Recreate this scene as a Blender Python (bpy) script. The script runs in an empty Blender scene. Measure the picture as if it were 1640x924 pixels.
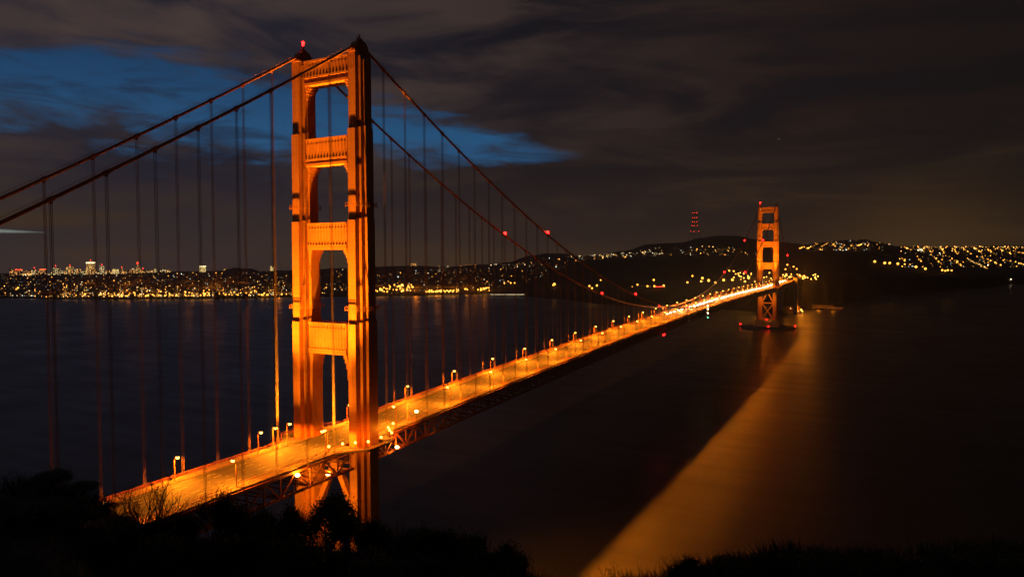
import bpy, math, random
from mathutils import Vector, Matrix, noise as mnoise
R = math.radians
SC = bpy.context.scene
COL = SC.collection
rnd = random.Random(7)

# ------------------------------------------------------------------ camera
CAM = Vector((180.96, -235.39, 148.75))
YAW, PIT, ROL, FPX, PX, PY = -0.5664, -0.0372, -0.0096, 1193.2, 657.3, 446.6
_F = Vector((math.sin(YAW)*math.cos(PIT), math.cos(YAW)*math.cos(PIT), math.sin(PIT)))
_R = Vector((math.cos(YAW), -math.sin(YAW), 0)); _U = _R.cross(_F)
_R2 = _R*math.cos(ROL)+_U*math.sin(ROL); _U2 = -_R*math.sin(ROL)+_U*math.cos(ROL)
cd = bpy.data.cameras.new("camera"); cam = bpy.data.objects.new("camera", cd); COL.objects.link(cam)
M3 = Matrix((_R2, _U2, -_F)).transposed()
cam.matrix_world = Matrix.Translation(CAM) @ M3.to_4x4()
cd.sensor_width = 36; cd.lens = FPX/1640*36
cd.shift_x = (820-PX)/1640; cd.shift_y = -(462-PY)/1640
cd.clip_start = .5; cd.clip_end = 60000
SC.camera = cam
def bearing(u):                       # compass bearing of a column of the view
    d = _F+_R2*((u-PX)/FPX)-_U2*((402-PY)/FPX); return math.atan2(d.x, d.y)
def sight(u, v):
    d = _F+_R2*((u-PX)/FPX)-_U2*((v-PY)/FPX); return d
def at_range(u, v, r):
    d = sight(u, v); return CAM+d*(r/math.hypot(d.x, d.y))

# ------------------------------------------------------------------ render
SC.render.engine = 'CYCLES'
SC.cycles.use_denoising = True
SC.cycles.max_bounces = 5; SC.cycles.diffuse_bounces = 3; SC.cycles.glossy_bounces = 3
SC.cycles.sample_clamp_indirect = 3; SC.cycles.sample_clamp_direct = 25
SC.cycles.caustics_reflective = False; SC.cycles.caustics_refractive = False
SC.view_settings.view_transform = 'Standard'; SC.view_settings.look = 'None'
SC.view_settings.exposure = 0; SC.view_settings.gamma = 1

# ------------------------------------------------------------------ sky
W = bpy.data.worlds.new("World"); SC.world = W; W.use_nodes = True
nt = W.node_tree; nt.nodes.clear()
class G:                              # tiny node-writing helper
    def __init__(s, t): s.t = t; s.n = t.nodes; s.l = t.links
    def new(s, k, **kw):
        n = s.n.new(k)
        for a, b in kw.items(): setattr(n, a, b)
        return n
    def put(s, sock, v):
        if isinstance(v, bpy.types.NodeSocket): s.l.new(v, sock)
        else: sock.default_value = v
    def m(s, op, a, b=0., c=0., clamp=False):
        n = s.new('ShaderNodeMath', operation=op, use_clamp=clamp)
        s.put(n.inputs[0], a); s.put(n.inputs[1], b); s.put(n.inputs[2], c); return n.outputs[0]
    def ss(s, x, lo, hi):
        n = s.new('ShaderNodeMapRange', interpolation_type='SMOOTHSTEP')
        s.put(n.inputs[0], x); n.inputs[1].default_value = lo; n.inputs[2].default_value = hi
        return n.outputs[0]
    def mix(s, f, a, b):
        n = s.new('ShaderNodeMix', data_type='RGBA'); s.put(n.inputs[0], f)
        s.put(n.inputs[6], a if isinstance(a, bpy.types.NodeSocket) else (*a, 1))
        s.put(n.inputs[7], b if isinstance(b, bpy.types.NodeSocket) else (*b, 1)); return n.outputs[2]
    def ramp(s, x, pts):
        n = s.new('ShaderNodeValToRGB'); s.put(n.inputs[0], x); e = n.color_ramp.elements
        for i, (p, v) in enumerate(pts):
            k = e[i] if i < 2 else e.new(p)
            k.position = p; k.color = (v, v, v, 1)
        return n.outputs[0]
    def noise(s, vec, sc, det=4, rough=.55, dist=0.):
        n = s.new('ShaderNodeTexNoise'); s.put(n.inputs['Vector'], vec)
        n.inputs['Scale'].default_value = sc; n.inputs['Detail'].default_value = det
        n.inputs['Roughness'].default_value = rough; n.inputs['Distortion'].default_value = dist
        return n.outputs[0]
g = G(nt)
tc = g.new('ShaderNodeTexCoord'); sp = g.new('ShaderNodeSeparateXYZ'); g.l.new(tc.outputs['Generated'], sp.inputs[0])
x, y, z = sp.outputs
az = g.m('ARCTAN2', x, y); el = g.m('ARCSINE', z)
A = g.m('DIVIDE', g.m('ADD', az, 1.2), 1.7)                    # -1.2..0.5 rad -> 0..1
zz = g.m('ADD', g.m('MAXIMUM', z, 0.), .10)
cb = g.new('ShaderNodeCombineXYZ'); g.put(cb.inputs[0], g.m('DIVIDE', x, zz)); g.put(cb.inputs[1], g.m('DIVIDE', y, zz)); cb.inputs[2].default_value = 3.1
cv = cb.outputs[0]
ce = g.new('ShaderNodeCombineXYZ'); g.put(ce.inputs[0], g.m('MULTIPLY', az, 2.2)); g.put(ce.inputs[1], g.m('MULTIPLY', g.m('SUBTRACT', el, g.m('MULTIPLY', az, -.06)), 10.)); ce.inputs[2].default_value = 1.7
ev = ce.outputs[0]
n1 = g.noise(cv, .55, 6, .55, .6); n2 = g.noise(ev, 1.5, 7, .58, .5); n3 = g.noise(ev, 4.5, 5, .6, .3); n4 = g.noise(cv, .22, 3)
def pa(rad): return (rad+1.2)/1.7
cen = g.ramp(A, [(pa(-1.1), .200), (pa(-.93), .205), (pa(-.80), .190), (pa(-.68), .178), (pa(-.55), .156), (pa(-.46), .141), (pa(-.37), .124), (pa(.3), .1)])
wid = g.ramp(A, [(pa(-1.1), .052), (pa(-.93), .058), (pa(-.80), .050), (pa(-.68), .046), (pa(-.55), .036), (pa(-.46), .022), (pa(-.37), .008), (pa(-.30), .004)])
d = g.m('DIVIDE', g.m('ABSOLUTE', g.m('SUBTRACT', el, cen)), wid)
d = g.m('ADD', d, g.m('MULTIPLY', g.m('SUBTRACT', n2, .5), 3.2))
d = g.m('ADD', d, g.m('MULTIPLY', g.m('SUBTRACT', n3, .5), 2.4))
gap = g.m('MULTIPLY', g.m('SUBTRACT', 1., g.ss(d, .30, 1.45)), g.m('SUBTRACT', 1., g.ss(az, -.42, -.33)))
sky = g.new('ShaderNodeTexSky'); sky.sky_type = 'NISHITA'; sky.sun_disc = False
sky.sun_elevation = R(-3.5); sky.sun_rotation = R(-80); sky.altitude = 150
n5 = g.noise(ev, 3.2, 6, .62, .8)
blue = g.mix(g.ss(el, .27, .10), (.008, .042, .112), (.017, .092, .215))
addsky = g.new('ShaderNodeMix', data_type='RGBA', blend_type='ADD'); addsky.inputs[0].default_value = .04
g.l.new(blue, addsky.inputs[6]); g.l.new(sky.outputs[0], addsky.inputs[7])
warm = g.ss(n2, .40, .68)
navy = g.ramp(A, [(0, .9), (pa(-.75), .75), (pa(-.4), .25), (pa(.1), .05), (1, 0)])
dark = g.mix(navy, (.0090, .0066, .0062), (.0125, .0145, .027))
lit = g.mix(g.ss(A, pa(-.9), pa(.1)), (.060, .041, .038), (.0160, .0092, .0076))
lit = g.mix(g.ss(el, .17, .04), lit, (.034, .021, .013))
cloud = g.mix(g.m('MULTIPLY', warm, g.m('ADD', .25, g.ss(n1, .3, .65))), dark, lit)
# town glow on the cloud base towards the horizon
gl = g.m('POWER', g.m('SUBTRACT', 1., g.m('MINIMUM', g.m('DIVIDE', g.m('MAXIMUM', el, 0.), .17), 1.)), 2.0)
glow = g.new('ShaderNodeMix', data_type='RGBA', blend_type='ADD'); g.put(glow.inputs[0], gl)
g.l.new(cloud, glow.inputs[6]); g.l.new(g.mix(g.ss(A, pa(-.7), pa(.05)), (.038, .020, .0065), (.017, .0085, .0025)), glow.inputs[7])
dx = g.m('SUBTRACT', az, .034); dd = g.m('ADD', g.m('MULTIPLY', dx, dx), g.m('MULTIPLY', g.m('MULTIPLY', el, el), 3.))
sg = g.m('POWER', 2.718, g.m('MULTIPLY', dd, -130.))
glow2 = g.new('ShaderNodeMix', data_type='RGBA', blend_type='ADD'); g.put(glow2.inputs[0], sg)
g.l.new(glow.outputs[2], glow2.inputs[6]); glow2.inputs[7].default_value = (.050, .025, .004, 1)
gap = g.m('MULTIPLY', gap, g.m('ADD', .45, g.m('MULTIPLY', g.ss(n5, .36, .56), .55)))
allsky = g.mix(gap, glow2.outputs[2], addsky.outputs[2])
# thin pale slit of afterglow low in the east
sl = g.m('ADD', g.m('ABSOLUTE', g.m('SUBTRACT', el, g.m('ADD', .0275, g.m('MULTIPLY', g.m('ADD', az, 1.05), -.03)))), g.m('MULTIPLY', g.ss(az, -1.08, -.985), .0035))
allsky = g.mix(g.m('MULTIPLY', g.m('SUBTRACT', 1., g.ss(sl, .0004, .0034)), g.m('SUBTRACT', 1., g.ss(az, -1.03, -.985))), allsky, (.28, .33, .28))
bg = g.new('ShaderNodeBackground'); g.l.new(allsky, bg.inputs[0]); bg.inputs[1].default_value = 1.0
wo = g.new('ShaderNodeOutputWorld'); g.l.new(bg.outputs[0], wo.inputs[0])

# ------------------------------------------------------------------ materials
def mat(name, col, rough=.6, metal=0., var=0., vscale=1., bump=0., bscale=8.):
    m = bpy.data.materials.new(name); m.use_nodes = True; t = m.node_tree; p = t.nodes['Principled BSDF']
    p.inputs['Roughness'].default_value = rough; p.inputs['Metallic'].default_value = metal
    p.inputs['Base Color'].default_value = (*col, 1)
    h = G(t)
    if var or bump:
        c = h.new('ShaderNodeTexCoord').outputs['Object']
    if var:
        n = h.noise(c, vscale, 5, .6)
        h.l.new(h.mix(h.ss(n, .3, .7), tuple(k*(1-var) for k in col), tuple(k*(1+var*.6) for k in col)), p.inputs['Base Color'])
    if bump:
        b = h.new('ShaderNodeBump'); b.inputs['Strength'].default_value = bump
        h.l.new(h.noise(c, bscale, 4), b.inputs['Height']); h.l.new(b.outputs[0], p.inputs['Normal'])
    return m
def glowmat(name, col, s, sampled=False):
    m = bpy.data.materials.new(name); m.use_nodes = True; p = m.node_tree.nodes['Principled BSDF']
    p.inputs['Base Color'].default_value = (.02, .02, .02, 1)
    p.inputs['Emission Color'].default_value = (*col, 1); p.inputs['Emission Strength'].default_value = s
    m.cycles.emission_sampling = 'AUTO' if sampled else 'NONE'
    return m
def vary(m, lo, hi):
    h = G(m.node_tree); p = m.node_tree.nodes['Principled BSDF']; g_ = h.new('ShaderNodeNewGeometry')
    r1 = h.m('POWER', g_.outputs['Random Per Island'], 3.5)
    h.put(p.inputs['Emission Strength'], h.m('ADD', lo, h.m('MULTIPLY', r1, hi-lo)))
M = {}
def steel(name, k=1., seams=True):
    m = mat(name, (.55, .18, .05), .5); t = m.node_tree; h = G(t); p = t.nodes['Principled BSDF']
    c = h.new('ShaderNodeTexCoord').outputs['Object']
    s3 = h.new('ShaderNodeSeparateXYZ'); h.l.new(c, s3.inputs[0])
    n = h.noise(c, .12, 6, .65); n2 = h.noise(c, 1.3, 4, .6)
    mp = h.new('ShaderNodeMapping'); mp.inputs['Scale'].default_value = (1.4, 1.4, .05); h.l.new(c, mp.inputs[0])
    n3 = h.noise(mp.outputs[0], 1., 4, .6)                       # rain streaks down the plates
    f = h.m('ADD', h.m('MULTIPLY', h.ss(n, .3, .7), .5), h.m('MULTIPLY', h.ss(n3, .35, .7), .5))
    colr = h.mix(f, (.42*k, .140*k, .034*k), (.60*k, .215*k, .052*k))
    fr = h.m('FRACT', h.m('DIVIDE', s3.outputs[2], 3.4))
    seam = h.ss(h.m('ABSOLUTE', h.m('SUBTRACT', fr, .5)), .470, .492)
    colr = h.mix(h.m('MULTIPLY', seam, .45 if seams else 0), colr, (.2*k, .05*k, .018*k))
    h.l.new(colr, p.inputs['Base Color'])
    b = h.new('ShaderNodeBump'); b.inputs['Strength'].default_value = .15; b.inputs['Distance'].default_value = .05
    h.l.new(n2, b.inputs['Height']); h.l.new(b.outputs[0], p.inputs['Normal'])
    return m
M['steel'] = steel('orange painted steel plate')
M['steel_plain'] = steel('orange painted steel', .9, False)
M['rope'] = mat('weathered suspender rope', (.24, .13, .05), .6, 0, .2, 1.)
M['cable'] = mat('orange painted cable wrapping', (.48, .16, .05), .55, 0, .2, 1.)
M['truss'] = mat('weathered orange truss steel', (.30, .085, .03), .65, 0, .3, .4)
M['dark_metal'] = mat('dark grey metal', (.05, .045, .04), .5, .3, .3, 3)
M['conc'] = mat('weathered concrete', (.28, .25, .21), .85, 0, .35, .25, .3, 3)
M['conc_w'] = mat('concrete walkway', (.22, .19, .15), .85, 0, .3, .5)
M['paint_w'] = mat('worn white road paint', (.7, .68, .6), .6, 0, .15, 2)
M['yellow_plastic'] = mat('yellow lane tube', (.7, .42, .03), .5)
M['curb'] = mat('kerb concrete', (.20, .16, .12), .8, 0, .2, .6)
a = mat('asphalt roadway', (.05, .046, .04), .8); h = G(a.node_tree); p = a.node_tree.nodes['Principled BSDF']
c = h.new('ShaderNodeTexCoord').outputs['Object']
mp = h.new('ShaderNodeMapping'); mp.inputs['Scale'].default_value = (1.5, .03, 1); h.l.new(c, mp.inputs[0])
f = h.m('ADD', h.m('MULTIPLY', h.noise(mp.outputs[0], 1., 4, .6), .6), h.m('MULTIPLY', h.noise(c, .25, 6, .7), .4))
h.l.new(h.mix(h.ss(f, .38, .62), (.034, .030, .026), (.078, .070, .058)), p.inputs['Base Color'])
M['asphalt'] = a
# water
w = bpy.data.materials.new('night water'); w.use_nodes = True; h = G(w.node_tree); p = w.node_tree.nodes['Principled BSDF']
c = h.new('ShaderNodeNewGeometry').outputs['Position']
mp = h.new('ShaderNodeMapping'); mp.inputs['Scale'].default_value = (1, .45, 1); mp.inputs['Rotation'].default_value = (0, 0, R(28)); h.l.new(c, mp.inputs[0])
mq = h.new('ShaderNodeMapping'); mq.inputs['Scale'].default_value = (.22, 1.5, 1); mq.inputs['Rotation'].default_value = (0, 0, R(-31)); h.l.new(c, mq.inputs[0])
nA = h.noise(mp.outputs[0], .012, 5, .6); nB = h.noise(mq.outputs[0], .03, 4, .6); nD = h.noise(mp.outputs[0], .03, 1.5, .4)
p.inputs['Base Color'].default_value = (.006, .007, .008, 1); p.inputs['IOR'].default_value = 1.333; p.inputs['Specular IOR Level'].default_value = .68
h.l.new(h.m('ADD', .37, h.m('MULTIPLY', h.m('SUBTRACT', h.m('ADD', h.m('MULTIPLY', nA, .45), h.m('MULTIPLY', nB, .55)), .5), .5), 0., True), p.inputs['Roughness'])
b = h.new('ShaderNodeBump'); b.inputs['Strength'].default_value = 1.; b.inputs['Distance'].default_value = 1.
h.l.new(h.m('MULTIPLY', nD, .2), b.inputs['Height']); h.l.new(b.outputs[0], p.inputs['Normal'])
M['water'] = w
M['land'] = mat('dark scrub hillside', (.030, .032, .018), .95, 0, .5, .004)
M['near_land'] = mat('dry scrub and soil', (.045, .038, .024), .95, 0, .5, .3, .6, 2)
M['bark'] = mat('grey bark', (.05, .04, .03), .9, 0, .3, 4)
def leafmat(name, a_, b_):
    m = mat(name, a_, .6); h = G(m.node_tree); p = m.node_tree.nodes['Principled BSDF']
    gi = h.new('ShaderNodeNewGeometry'); h.l.new(h.mix(gi.outputs['Random Per Island'], a_, b_), p.inputs['Base Color']); return m
M['leaf'] = leafmat('dark shrub leaves', (.030, .040, .014), (.075, .085, .030))
M['dry_leaf'] = leafmat('dry scrub leaves', (.045, .040, .018), (.09, .07, .03))
SOD = (1., .235, .006); FLD = (1., .38, .016)
M['lamp'] = glowmat('sodium lamp glass', (1., .44, .055), 11)
M['flood'] = glowmat('floodlight glass', (1., .55, .14), 16)
M['red'] = glowmat('red beacon glass', (1., .005, .004), 30)
M['green'] = glowmat('green navigation glass', (.15, 1., .5), 2.5)
M['white'] = glowmat('white navigation glass', (1., .8, .4), 7)
M['head'] = glowmat('headlight glass', (1., .78, .42), 200)
M['tail'] = glowmat('tail light glass', (1., .06, .02), 12)
M['c_warm'] = glowmat('warm window light', (1., .42, .08), 3.2)
M['c_yel'] = glowmat('yellow window light', (1., .56, .14), 2.6)
M['c_wht'] = glowmat('white window light', (1., .78, .42), 2.6)
M['c_org'] = glowmat('distant sodium light', (1., .38, .045), 4.2)
M['c_red'] = glowmat('red sign light', (1., .04, .015), 5)
M['c_blu'] = glowmat('cool window light', (.75, .9, .85), 2.5)
for q_ in ('c_warm', 'c_yel', 'c_wht', 'c_org', 'c_blu'):
    M['v'+q_] = M[q_].copy(); vary(M['v'+q_], .25, M[q_].node_tree.nodes['Principled BSDF'].inputs['Emission Strength'].default_value*2.2)
M['vc_red'] = M['c_red']
M['wall'] = mat('painted house wall', (.22, .20, .17), .8, 0, .2, .3)
M['roof'] = mat('dark roof', (.05, .045, .04), .9, 0, .3, .5)
M['carpaint'] = mat('dark car paint', (.06, .06, .07), .3)
M['tyre'] = mat('black rubber', (.02, .02, .02), .8)
M['brick'] = mat('old red brick', (.16, .08, .05), .85, 0, .3, .5)
def facade(name, wall, glass, frac, s, fl=4., wd=3.5):
    m = mat(name, wall, .6); h = G(m.node_tree); p = m.node_tree.nodes['Principled BSDF']
    c = h.new('ShaderNodeTexCoord').outputs['Object']; q = h.new('ShaderNodeSeparateXYZ'); h.l.new(c, q.inputs[0])
    u = h.m('DIVIDE', h.m('ADD', q.outputs[0], q.outputs[1]), wd); v = h.m('DIVIDE', q.outputs[2], fl)
    oi = h.new('ShaderNodeObjectInfo')
    cc = h.new('ShaderNodeCombineXYZ'); h.put(cc.inputs[0], h.m('FLOOR', u)); h.put(cc.inputs[1], h.m('FLOOR', v)); h.put(cc.inputs[2], h.m('MULTIPLY', oi.outputs['Random'], 50.))
    wn = h.new('ShaderNodeTexWhiteNoise'); h.l.new(cc.outputs[0], wn.inputs[0])
    inn = h.m('MULTIPLY', h.m('LESS_THAN', h.m('ABSOLUTE', h.m('SUBTRACT', h.m('FRACT', u), .5)), .36), h.m('LESS_THAN', h.m('ABSOLUTE', h.m('SUBTRACT', h.m('FRACT', v), .5)), .30))
    on = h.m('MULTIPLY', inn, h.m('LESS_THAN', wn.outputs[0], frac))
    p.inputs['Emission Color'].default_value = (*glass, 1); h.put(p.inputs['Emission Strength'], h.m('MULTIPLY', on, s))
    m.cycles.emission_sampling = 'NONE'; return m
M['tower_a'] = facade('office facade with warm windows', (.10, .09, .08), (1., .54, .15), .34, 3.2)
M['tower_b'] = facade('office facade with pale windows', (.12, .11, .10), (1., .74, .34), .26, 2.6)
M['tower_c'] = facade('dim office facade', (.10, .08, .07), (1., .46, .12), .20, 3.4)
M['bright_fac'] = facade('brightly lit facade', (.2, .19, .17), (1., .70, .24), .66, 2.6)

# ------------------------------------------------------------------ mesh helpers
class MB:
    def __init__(s): s.v = []; s.f = []
    def add(s, vs, fs):
        o = len(s.v); s.v += [tuple(p) for p in vs]; s.f += [tuple(i+o for i in f) for f in fs]; return s
    def box(s, x0, x1, y0, y1, z0, z1):
        return s.add([(x0,y0,z0),(x1,y0,z0),(x1,y1,z0),(x0,y1,z0),(x0,y0,z1),(x1,y0,z1),(x1,y1,z1),(x0,y1,z1)],
                     [(0,3,2,1),(4,5,6,7),(0,1,5,4),(1,2,6,5),(2,3,7,6),(3,0,4,7)])
    def beam(s, a, b, w, h=None):
        a = Vector(a); b = Vector(b); h = h or w; d = (b-a).normalized()
        up = Vector((0,0,1)) if abs(d.z) < .97 else Vector((0,1,0))
        r = d.cross(up).normalized(); u = r.cross(d)
        vs = [q+r*(i*w/2)+u*(j*h/2) for q in (a, b) for i, j in ((-1,-1),(1,-1),(1,1),(-1,1))]
        return s.add(vs, [(0,1,2,3),(7,6,5,4),(0,4,5,1),(1,5,6,2),(2,6,7,3),(3,7,4,0)])
    def tube(s, pts, rad, n=6, caps=True):
        pts = [Vector(p) for p in pts]; o = len(s.v); m = len(pts)
        rads = rad if isinstance(rad, (list, tuple)) else [rad]*m
        prev = None
        for i, p in enumerate(pts):
            d = (pts[min(i+1, m-1)]-pts[max(i-1, 0)]).normalized()
            if prev is None:
                up = Vector((0,0,1)) if abs(d.z) < .9 else Vector((1,0,0)); r = d.cross(up).normalized()
            else:
                r = prev-d*prev.dot(d); r.normalize()
            prev = r; u = r.cross(d)
            for k in range(n):
                a = 2*math.pi*k/n; s.v.append(tuple(p+r*(math.cos(a)*rads[i])+u*(math.sin(a)*rads[i])))
        for i in range(m-1):
            for k in range(n):
                s.f.append((o+i*n+k, o+i*n+(k+1)%n, o+(i+1)*n+(k+1)%n, o+(i+1)*n+k))
        if caps: s.f.append(tuple(o+k for k in range(n))[::-1]); s.f.append(tuple(o+(m-1)*n+k for k in range(n)))
        return s
    def prism(s, poly, z0, z1):
        n = len(poly)
        return s.add([(x,y,z0) for x,y in poly]+[(x,y,z1) for x,y in poly],
                     [tuple(range(n))[::-1], tuple(range(n,2*n))]+[(i,(i+1)%n,n+(i+1)%n,n+i) for i in range(n)])
    def ball(s, c, r, n=8, m=5, sz=1.):
        c = Vector(c); o = len(s.v)
        s.v.append((c.x, c.y, c.z-r*sz))
        for j in range(1, m):
            t = math.pi*j/m
            for k in range(n):
                a = 2*math.pi*k/n; s.v.append((c.x+r*math.sin(t)*math.cos(a), c.y+r*math.sin(t)*math.sin(a), c.z-r*sz*math.cos(t)))
        s.v.append((c.x, c.y, c.z+r*sz)); e = len(s.v)-1
        for k in range(n):
            s.f.append((o, o+1+(k+1)%n, o+1+k)); s.f.append((e, e-n+k, e-n+(k+1)%n))
            for j in range(m-2):
                q = o+1+j*n; s.f.append((q+k, q+(k+1)%n, q+n+(k+1)%n, q+n+k))
        return s
    def lathe(s, c, prof, n=10):
        o = len(s.v)
        for r_, z_ in prof:
            for k in range(n):
                a = 2*math.pi*k/n; s.v.append((c[0]+r_*math.cos(a), c[1]+r_*math.sin(a), c[2]+z_))
        for j in range(len(prof)-1):
            for k in range(n): q = o+j*n; s.f.append((q+k, q+(k+1)%n, q+n+(k+1)%n, q+n+k))
        s.f.append(tuple(o+k for k in range(n))[::-1]); s.f.append(tuple(o+(len(prof)-1)*n+k for k in range(n)))
        return s
    def mesh(s, name, m, smooth=False):
        me = bpy.data.meshes.new(name); me.from_pydata(s.v, [], s.f)
        for q in (m if isinstance(m, (list, tuple)) else [m]): me.materials.append(q)
        if smooth:
            for pgn in me.polygons: pgn.use_smooth = True
        me.update(); return me
    def obj(s, name, m, parent=None, smooth=False):
        return link(name, s.mesh(name, m, smooth), parent)
def link(name, data, parent=None, loc=None):
    o = bpy.data.objects.new(name, data); COL.objects.link(o)
    if parent is not None: o.parent = parent
    if loc is not None: o.location = loc
    return o
def empty(name, loc=(0,0,0), parent=None):
    o = link(name, None, parent, loc); return o
def tag(o, label=None, cat=None, group=None, kind=None):
    if label: o['label'] = label
    if cat: o['category'] = cat
    if group: o['group'] = group
    if kind: o['kind'] = kind
    return o
def dup(root, loc=None, rz=None, label=None, keep=True):
    r = root.copy(); COL.objects.link(r)
    if loc is not None: r.location = loc
    if rz is not None: r.rotation_euler.z = rz
    if label: r['label'] = label
    for ch in list(root.children):
        c_ = ch.copy(); COL.objects.link(c_); c_.parent = r
        for gg in ch.children:
            d_ = gg.copy(); COL.objects.link(d_); d_.parent = c_
    return r
ORD = ['zeroth','first','second','third','fourth','fifth','sixth','seventh','eighth','ninth','tenth','eleventh','twelfth','thirteenth','fourteenth','fifteenth','sixteenth','seventeenth','eighteenth','nineteenth']
TEN = ['','','twenty','thirty','forty','fifty','sixty','seventy','eighty','ninety']
def nth(n):
    if n < 20: return ORD[n]
    if n >= 100: return 'hundredth' if n == 100 else 'hundred-and-'+nth(n-100)
    if n % 10 == 0: return TEN[n//10][:-1]+'ieth'
    return TEN[n//10]+'-'+ORD[n % 10]
def point(name, loc, power, parent=None, rad=.3, col=SOD):
    l = bpy.data.lights.new(name, 'POINT'); l.energy = power; l.color = col; l.shadow_soft_size = rad
    return link(name, l, parent, loc)
def spot(name, loc, aim, power, ang, parent=None, blend=1., rad=.4, col=FLD):
    l = bpy.data.lights.new(name, 'SPOT'); l.energy = power; l.color = col; l.shadow_soft_size = rad
    l.spot_size = R(ang); l.spot_blend = blend
    o = link(name, l, parent, loc)
    o.rotation_euler = (Vector(aim)-Vector(loc)).to_track_quat('-Z', 'Y').to_euler(); return o

# ------------------------------------------------------------------ water
mb = MB(); wp = [(CAM.x+q*math.sin(R(a_)), CAM.y+q*math.cos(R(a_)), 0) for a_, q in [(a2, 5600) for a2 in range(-70, 1, 5)]+[(a2, 7800) for a2 in range(2, 12, 3)]+[(a2, 28000) for a2 in range(15, 285, 15)]]
mb.add(wp, [tuple(range(len(wp)))[::-1]])
tag(mb.obj('water', M['water']), kind='structure')

# ------------------------------------------------------------------ far land (polar grid about the headland)
#        u   shore  rA    vA   rB    vB  bluff
LT = [(-250, 3050, 4300, 452, 6200, 444, 4),
      (0,    2915, 4300, 448, 6200, 438, 4), (120, 2700, 4200, 446, 6200, 437, 4), (200, 2587, 4200, 445, 6000, 436, 4), (330, 2500, 4200, 441, 6000, 434, 4), (352, 2500, 4200, 441, 5800, 433, 4),
      (375, 2490, 4200, 439, 5600, 429, 4), (400, 2480, 4200, 439, 5600, 430, 4), (420, 2475, 4200, 440, 5600, 434, 4), (450, 2472, 4200, 438, 5600, 433, 5),
      (560, 2460, 4000, 435, 5600, 429, 5), (660, 2480, 4000, 433, 5600, 425, 5), (710, 2500, 3900, 433, 6000, 427, 5), (780, 2540, 3800, 431, 6000, 423, 6), (815, 2480, 3700, 429, 6500, 420, 6),
      (850, 2380, 3600, 426, 7500, 409, 8), (880, 2314, 3500, 421, 7500, 405.5, 9), (905, 2250, 3500, 417, 7500, 406, 10), (930, 2180, 3400, 415, 7500, 410, 12), (960, 2085, 3300, 413, 7600, 408, 14),
      (1000, 2040, 3300, 411, 7800, 402, 18), (1040, 2010, 3300, 410, 8000, 391, 25), (1090, 2000, 3300, 410, 8000, 388.5, 32), (1120, 1980, 3300, 411, 8200, 381, 40), (1150, 1960, 3300, 411, 8200, 377.5, 50),
      (1180, 1930, 3300, 412, 8200, 378, 60), (1210, 1900, 3300, 411, 8200, 383, 62), (1250, 1850, 3200, 409, 8000, 388, 62), (1290, 1980, 3200, 405, 7600, 391, 62), (1320, 2120, 3200, 404, 6800, 388, 60),
      (1345, 2200, 3200, 405, 6500, 384.5, 60), (1385, 2450, 3250, 410, 6500, 383.5, 58), (1405, 2620, 3350, 416, 6800, 388, 55), (1440, 2760, 3500, 422, 7500, 394, 50), (1500, 2979, 3700, 429, 9000, 396, 45),
      (1560, 3280, 4000, 431, 9500, 394, 38), (1640, 3694, 4350, 432, 9500, 392.5, 28), (1760, 4100, 4800, 431, 9500, 391.5, 25), (1900, 4300, 5000, 431, 9500, 391, 25)]
LB = [bearing(t[0]) for t in LT]
def zof(u, v, r): return at_range(u, v, r).z
LZ = [(t[1], t[2], zof(t[0], t[3], t[2]), t[4], zof(t[0], t[5], t[4]), t[6]) for t in LT]
def land(b, r):
    if b <= LB[0]: P = LZ[0]
    elif b >= LB[-1]: P = LZ[-1]
    else:
        i = 0
        while LB[i+1] < b: i += 1
        f = (b-LB[i])/(LB[i+1]-LB[i]); f = f*f*(3-2*f); P = [p0+(p1-p0)*f for p0, p1 in zip(LZ[i], LZ[i+1])]
    r0, rA, zA, rB, zB, bl = P
    q = 14*mnoise.noise(Vector((b*60, 1.3, 0)))+7*mnoise.noise(Vector((b*220, 5.3, 0)))
    r0 += q*1.5
    kn = [(r0-40, -6), (r0+10, 1.5), (r0+70+bl*1.3, bl), (rA, zA), (rB, zB), (rB+1500, zB-90), (15000, -700)]
    if r <= kn[0][0]: return -6
    for (a0, h0), (a1, h1) in zip(kn, kn[1:]):
        if r <= a1:
            f = (r-a0)/(a1-a0)
            if r > kn[2][0]: f = f*f*(3-2*f)*.5+f*.5
            hh = h0+(h1-h0)*f; break
    else: hh = -700
    amp = min(1, max(0, (r-r0-120)/900))
    X = CAM.x+r*math.sin(b); Y = CAM.y+r*math.cos(b)
    return hh+amp*(5*mnoise.fractal(Vector((X/420, Y/420, 0)), 1, 2, 4)+2.5*mnoise.noise(Vector((X/55, Y/55, 3))))
bs = []; b_ = LB[0]-.16
while b_ < LB[-1]+.12: bs.append(b_); b_ += .0028
fr = [-60, -40, -10, 10, 40, 70, 100, 130, 170, 230, 300, 400, 520]
vs = []; fs = []; nr = 0
def shore_r(b):
    if b <= LB[0]: return LZ[0][0]
    if b >= LB[-1]: return LZ[-1][0]
    i = 0
    while LB[i+1] < b: i += 1
    f = (b-LB[i])/(LB[i+1]-LB[i]); f = f*f*(3-2*f); return LZ[i][0]*(1-f)+LZ[i+1][0]*f
for b_ in bs:
    r0 = shore_r(b_); rs = [r0+q for q in fr]; rr = r0+520
    N = 62
    rs += [rr*(15000/rr)**((i+1)/N) for i in range(N)]
    nr = len(rs)
    for r_ in rs: vs.append((CAM.x+r_*math.sin(b_), CAM.y+r_*math.cos(b_), land(b_, r_)))
for i in range(len(bs)-1):
    for j in range(nr-1): k = i*nr+j; fs.append((k, k+1, k+nr+1, k+nr))
mb = MB(); mb.add(vs, fs); o = mb.obj('far_hills', M['land'], smooth=True); tag(o, kind='structure')
def ground(X, Y):
    return land(math.atan2(X-CAM.x, Y-CAM.y), math.hypot(X-CAM.x, Y-CAM.y))
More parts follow.
